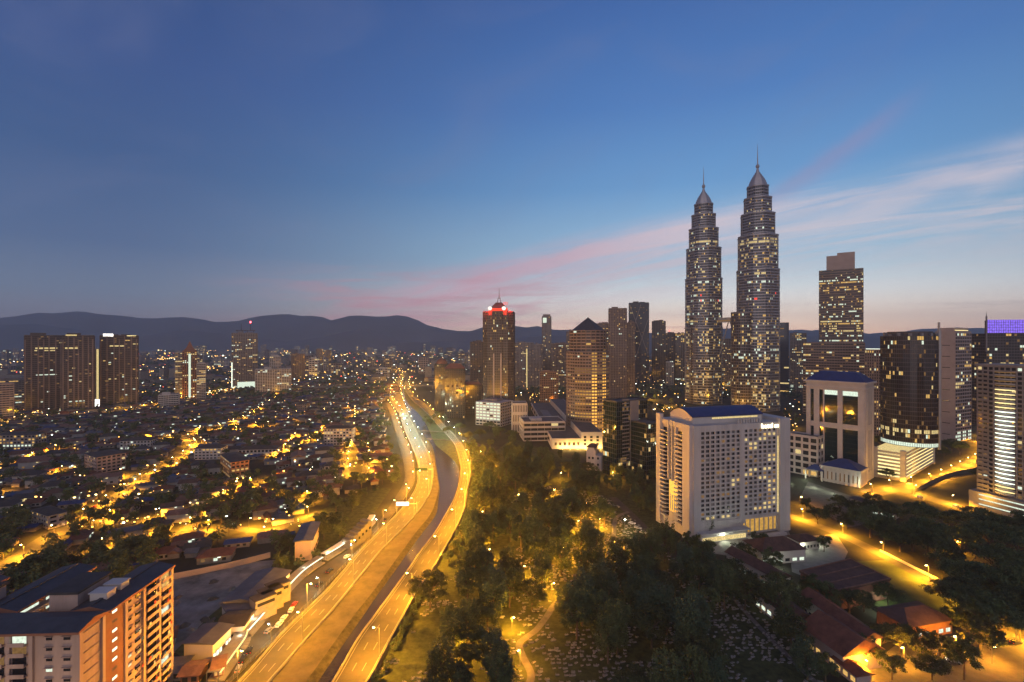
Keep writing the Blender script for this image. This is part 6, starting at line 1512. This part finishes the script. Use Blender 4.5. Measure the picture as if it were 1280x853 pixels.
for i in range(4):
    A, B = Vector(pl[i]), Vector(pl[(i + 1) % 4]); d = (B - A); L = d.length; d /= L; k.obox(A, d, (d.y, -d.x), .0, L, -.5, -.05, zz + .015, zz + .5)
k.build('roof_rib', 'roof_rust', rfh)
for x, y, e in ((975, 712, 900), (1005, 690, 1300), (1025, 684, 1300), (930, 686, 1200), (905, 678, 1600), (1000, 735, 700), (985, 752, 700), (1012, 770, 700), (1080, 752, 800), (1105, 755, 800), (1095, 768, 700), (1030, 810, 700), (1055, 828, 600), (885, 676, 1600)): bare_light(x, y, 3.2, e, (.9, 1, .72))
# buildings along the service road
SH = 'sheds along the service road'
long_roof('shed', 'long grey shed roof beside the construction ground', 'shed', (302, 752), (342, 714), 6, 16, 1.5, 'roof_grey', 'cream', 'lit_white', group=SH)
for q, (x, y) in enumerate(((329, 745), (338, 736.5), (347, 729))):
    p = G(x, y, 9); bx_ = thing('shed', f'small dark topped block in the row of three, {("nearest", "middle", "farthest")[q]}', 'shed', (p.x, p.y, 0), R(50), SH); k = MB(); k.box(-4.5, -3, 0, 4.5, 3, 9); k.build('wall', 'house_wall', bx_); k = MB(); k.box(-4.7, -3.2, 9.02, 4.7, 3.2, 9.3); k.build('roof', 'roof_dark', bx_)
    k = MB(); k.box(-3.6, -3.06, 6.5, 3.6, -2.96, 7.8); k.build('window', 'glass', bx_)
long_roof('shed', 'wide flat grey roof between the long shed and the dark roofed house', 'shed', (284, 763), (322, 750), 5, 17, .8, 'roof_grey', 'cream', None, group=SH)
long_roof('house', 'dark roofed house with glowing pale yellow wall, by the walkway', 'house', (280, 774), (311, 772), 6, 11, 1.6, 'roof_dark', 'cream', 'lit_yellow', group=SH)
long_roof('shed', 'open hall spilling white light into its parking yard', 'shed', (248, 804), (272, 782), 7, 11, .8, 'roof_grey', 'cream', 'strip_white', group=SH)
long_roof('house', 'low rust roofed brick hut left of the curving walkway, left one', 'house', (232, 836), (254, 834), 3.6, 7, 1.0, 'roof_rust', 'brick', None, group=SH, nwin=2)
long_roof('house', 'low rust roofed brick hut under the curving walkway, right one', 'house', (268, 829), (280, 826), 3.8, 6.5, 1.0, 'roof_rust', 'brick', 'lit_warm', group=SH, nwin=2)
long_roof('house', 'grey flat roofed low house at the foot of the apartment block', 'house', (212, 832), (232, 830), 3.4, 8, .6, 'roof_grey', 'concrete', None, group=SH, nwin=2)
f_ = spot(370, 386, 370, 701, 60, 668, depth=9); o, a, wd, dp, hh = f_
long_roof('building', 'tall narrow three storey building with a bright white lit end', 'building', (379, 676), (389, 654), 11, 8.5, .8, 'roof_grey', 'tan', None, group=SH, nwin=4)
p = G(379, 696); bare_light(378, 700, 8, 900, (.86, 1, .84)); 
le = thing('shopfront', 'white lit glazed front of the narrow three storey building', 'building', (*G(379, 693.5), 0)); k = MB(); k.box(-3.4, -.6, 4.2, 3.4, -.3, 8.6); k.build('glass', 'lit_white', le); k = MB(); k.box(-3.8, -.3, 0, 3.8, .5, 9.2); k.build('wall', 'tan', le)
# stepped wall by the road
p = G(438, 688); sw = thing('stepped_building', 'stepped pinkish wall building beside the end of the covered walkway', 'building', (p.x, p.y, 0), R(62)); k = MB()
for q in range(6): k.box(q * 2.8, 0, 0, q * 2.8 + 2.75, 7, 5 + q * 1.3)
k.build('wall', 'concrete_dark', sw); k = MB()
for q in range(6): k.box(q * 2.8 + .2, .3, 5.02 + q * 1.3, q * 2.8 + 2.6, 6.7, 5.4 + q * 1.3)
k.build('roof', 'roof_grey', sw)
for q in range(6): k = MB(); k.box(q * 2.8 + .6, -.04, 2.0 + q, q * 2.8 + 2.0, .03, 3.4 + q); k.build('window', 'glass', sw)
# site hoarding and yard wall
def wall_px(pts, h, th, m, label, name='site_wall'):
    c = spline([Vector((*G(*p), 0)) for p in pts], 3); mb = MB()
    for p, q in zip(c, c[1:]):
        d = q - p; L = d.length; d /= L; mb.obox((p.x, p.y), (d.x, d.y), (d.y, -d.x), 0, L, -th / 2, th / 2, -.05, h)
        s = 0
    return tag(mb.build(name, m), label, 'wall')
wall_px([(204, 727), (250, 718), (300, 707), (338, 697)], 3.0, .3, 'tan', 'tan hoarding wall behind the pale construction ground')
wall_px([(232, 816), (262, 817), (296, 813)], 2.5, .4, 'brick', 'brick retaining wall below the white lit parking yard')
wall_px([(1100, 690), (1150, 715), (1200, 740), (1260, 770)], 1.4, .25, 'cream', 'low pale wall between the school field and the road')
wall_px([(1140, 618), (1180, 598), (1215, 590)], 3.0, .3, 'concrete_dark', 'dark hoarding along the construction road')
rs2 = random.Random(66)
for q in range(14):
    px, py = rs2.uniform(215, 300), rs2.uniform(725, 795); p = G(px, py)
    if not inpoly(px, py, [(205, 728), (300, 704), (325, 725), (262, 780), (238, 800), (212, 805)]): continue
    k = MB(); n = 9; k.prism([(math.cos(t_ * .7) * rs2.uniform(1.4, 3.4), math.sin(t_ * .7) * rs2.uniform(1.0, 2.2)) for t_ in range(n)], 0, rs2.uniform(.5, 1.6), top=[(math.cos(t_ * .7) * rs2.uniform(.3, 1.2), math.sin(t_ * .7) * rs2.uniform(.2, .9)) for t_ in range(n)])
    o = tag(k.build('spoil_heap', rs2.choice(('sand', 'concrete', 'concrete_dark'))), f'heap of pale spoil on the construction ground, {ORD(q + 1)} of several', 'heap', 'spoil heaps'); o.location = (p.x, p.y, .03); o.rotation_euler.z = rs2.uniform(0, 6)
# low blue and grey roofs by the bank's forecourt
long_roof('shed', 'low blue grey roofed shed in the forecourt below the blue roofed office block', 'shed', (1068, 622), (1090, 628), 4, 9, 1.2, 'slate', 'palewall', None, nwin=3)
long_roof('shed', 'second low shed roof nearer the rain trees, below the forecourt', 'shed', (1092, 634), (1122, 641), 4, 9, 1.0, 'slate', 'palewall', 'lit_white', nwin=3)
for x, y, e in ((1015, 610, 3500), (1040, 617, 2200), (1075, 612, 1800), (1005, 600, 2500), (985, 605, 2500)): bare_light(x, y, 5, e, (.86, 1, .7))
for x, y, e in ((1140, 610, 12000), (1165, 600, 12000), (1110, 612, 9000), (1210, 575, 14000), (1180, 625, 12000), (1230, 640, 9000)): bare_light(x, y, 11, e, SODY)

# ================================================================== VEHICLES
def car_proto(m, van=False):
    r_ = thing('car', 'car', 'car'); k = MB(); L, W_, = 4.3, 1.75; prof = [(-2.15, .35), (2.15, .35), (2.15, .72), (1.95, .88), (1.0, .95), (.45, 1.42), (-1.2, 1.45), (-1.9, 1.0), (-2.12, .9)]
    if van: prof = [(-2.3, .35), (2.3, .35), (2.3, .95), (2.0, 1.15), (1.4, 1.95), (-2.25, 2.0)]
    n = len(prof); i = 0
    for sy in (-.86, .86):
        for x, z in prof: k.v.append((x, sy * (1 if z < 1.1 else .86), z))
    for a in range(n): b_ = (a + 1) % n; k.f.append((a, b_, n + b_, n + a)); k.mi.append(0)
    k.f.append(tuple(reversed(range(n)))); k.mi.append(0); k.f.append(tuple(range(n, 2 * n))); k.mi.append(0)
    k.build('body', m, r_); zt_ = 1.88 if van else 1.37
    k = MB()
    for sy in (-1, 1): y_ = .80 * sy; k.face([(.78, y_ * 1.06, 1.0), (-1.55, y_ * 1.06, 1.02), (-1.15, y_ * .955, zt_), (.38, y_ * .955, zt_)])
    k.face([(.98, -.76, 1.0), (.98, .76, 1.0), (.50, .68, zt_ + .02), (.50, -.68, zt_ + .02)] if not van else [(1.98, -.72, 1.2), (1.98, .72, 1.2), (1.46, .68, 1.9), (1.46, -.68, 1.9)]); k.face([(-1.88, .72, 1.06), (-1.88, -.72, 1.06), (-1.26, -.66, zt_), (-1.26, .66, zt_)]); k.build('window', 'glass', r_)
    for x in (-1.35, 1.35):
        for sy in (-.80, .80): k = MB(); k.tube((x, sy - .1, .32), (x, sy + .1, .32), .32, .32, 12); k.build('wheel', 'rubber', r_)
    for sy in (-.6, .6): k = MB(); k.box(2.12, sy - .16, .6, 2.2, sy + .16, .76); k.build('headlight', 'panel_white', r_); k = MB(); k.box(-2.22, sy - .16, .7, -2.13, sy + .16, .84); k.build('taillight', 'lit_red', r_)
    return r_
CP = {'white': car_proto('car_white'), 'dark': car_proto('car_dark'), 'silver': car_proto('car_silver'), 'red': car_proto('car_red'), 'white van': car_proto('car_white', True)}
rc = random.Random(8)
def park(px, py, ang, colr, lb, group, z=.06):
    p = G(px, py, z); dup(CP[colr], (p.x, p.y, z), ang, None, lb, group)
def sv_dir(py):
    i = min(range(len(SVL)), key=lambda i: abs(PY(SVL[i].y) - py)); i = min(i, len(SVL) - 2); d = SVL[i + 1] - SVL[i]; return math.atan2(d.y, d.x)
for px, py, cl, lb in ((336, 790, 'silver', 'first car in the row by the service road fence, nearest the bottom'), (349, 782, 'white', 'white car second in the row by the service road fence'), (355, 774, 'white', 'white car third in the row by the service road fence'), (364, 764, 'white', 'white car last in the row by the service road fence'), (368, 757, 'red', 'red car ahead of the row by the service road fence'),
        (399, 732, 'dark', 'dark car parked alone past the traffic island on the service road'), (412, 715, 'dark', 'dark car further up the service road, before the white car'), (434, 697, 'white', 'white car by the covered walkway on the upper service road'), (481, 651, 'dark', 'dark car turning at the top of the service road'), (312, 815, 'dark', 'dark car beside the curving walkway, upper of the pair'), (304, 826, 'dark', 'dark car beside the curving walkway, lower of the pair'), (298, 838, 'silver', 'silver car at the bottom of the service road')):
    park(px, py, sv_dir(py) + rc.uniform(-.05, .05), cl, lb, 'cars on the service road', .36)
for q in range(6): park(272 + q * 4.5, 802 - q * .8, .9, rc.choice(('white', 'silver', 'white van')), f'car in the white lit yard, {ORD(q + 1)} from the left', 'cars in the lit yard')
for q in range(4): park(280 + q * 5, 795 - q * .6, .9, rc.choice(('dark', 'white', 'silver')), f'car in the back row of the white lit yard, {ORD(q + 1)} from the left', 'cars in the lit yard')
for q in range(9):
    p, d = at_len(SLINES['car_row'], 8 + q * 8.0) if at_len(SLINES['car_row'], 8 + q * 8.0) else (None, None)
    if p is None: break
    cl = rc.choice(list(CP)); dup(CP[cl], (p.x, p.y, .12), math.atan2(d.y, d.x), None, f'{cl} vehicle in the row near the diagonal street, {ORD(q + 1)} from the street', 'cars near the diagonal street')
for q, t_ in enumerate((60, 95, 150, 230, 300)):
    r2 = at_len(SLINES['main'], t_ + 30)
    if r2: p, d = r2; nn = Vector((-d.y, d.x, 0)) * 3.6; cl = rc.choice(list(CP)); dup(CP[cl], (p.x + nn.x, p.y + nn.y, .06), math.atan2(d.y, d.x), None, f'{cl} parked on the kerb of the long diagonal street, {ORD(q + 1)} from the left edge', 'cars on the diagonal street')
park(1270, 805, .2, 'dark', 'dark car alone in the orange lit parking yard at the right edge', 'cars in the yard'); park(1192, 828, 2.6, 'silver', 'silver car under the trees of the parking yard', 'cars in the yard')
for q, (px, py) in enumerate(((790, 655), (797, 661), (804, 667), (811, 673), (818, 679))): park(px, py, -.6, rc.choice(('white', 'dark', 'silver')), f'car in the lane below the hotel, {ORD(q + 1)} from the white lamp', 'cars below the hotel', .06)
for q, (px, py) in enumerate(((1150, 622), (1136, 606), (1195, 633), (1178, 594))): park(px, py, .3, rc.choice(('white', 'silver')), f'vehicle on the construction road, {ORD(q + 1)} from the round tower', 'cars on the construction road', .08)
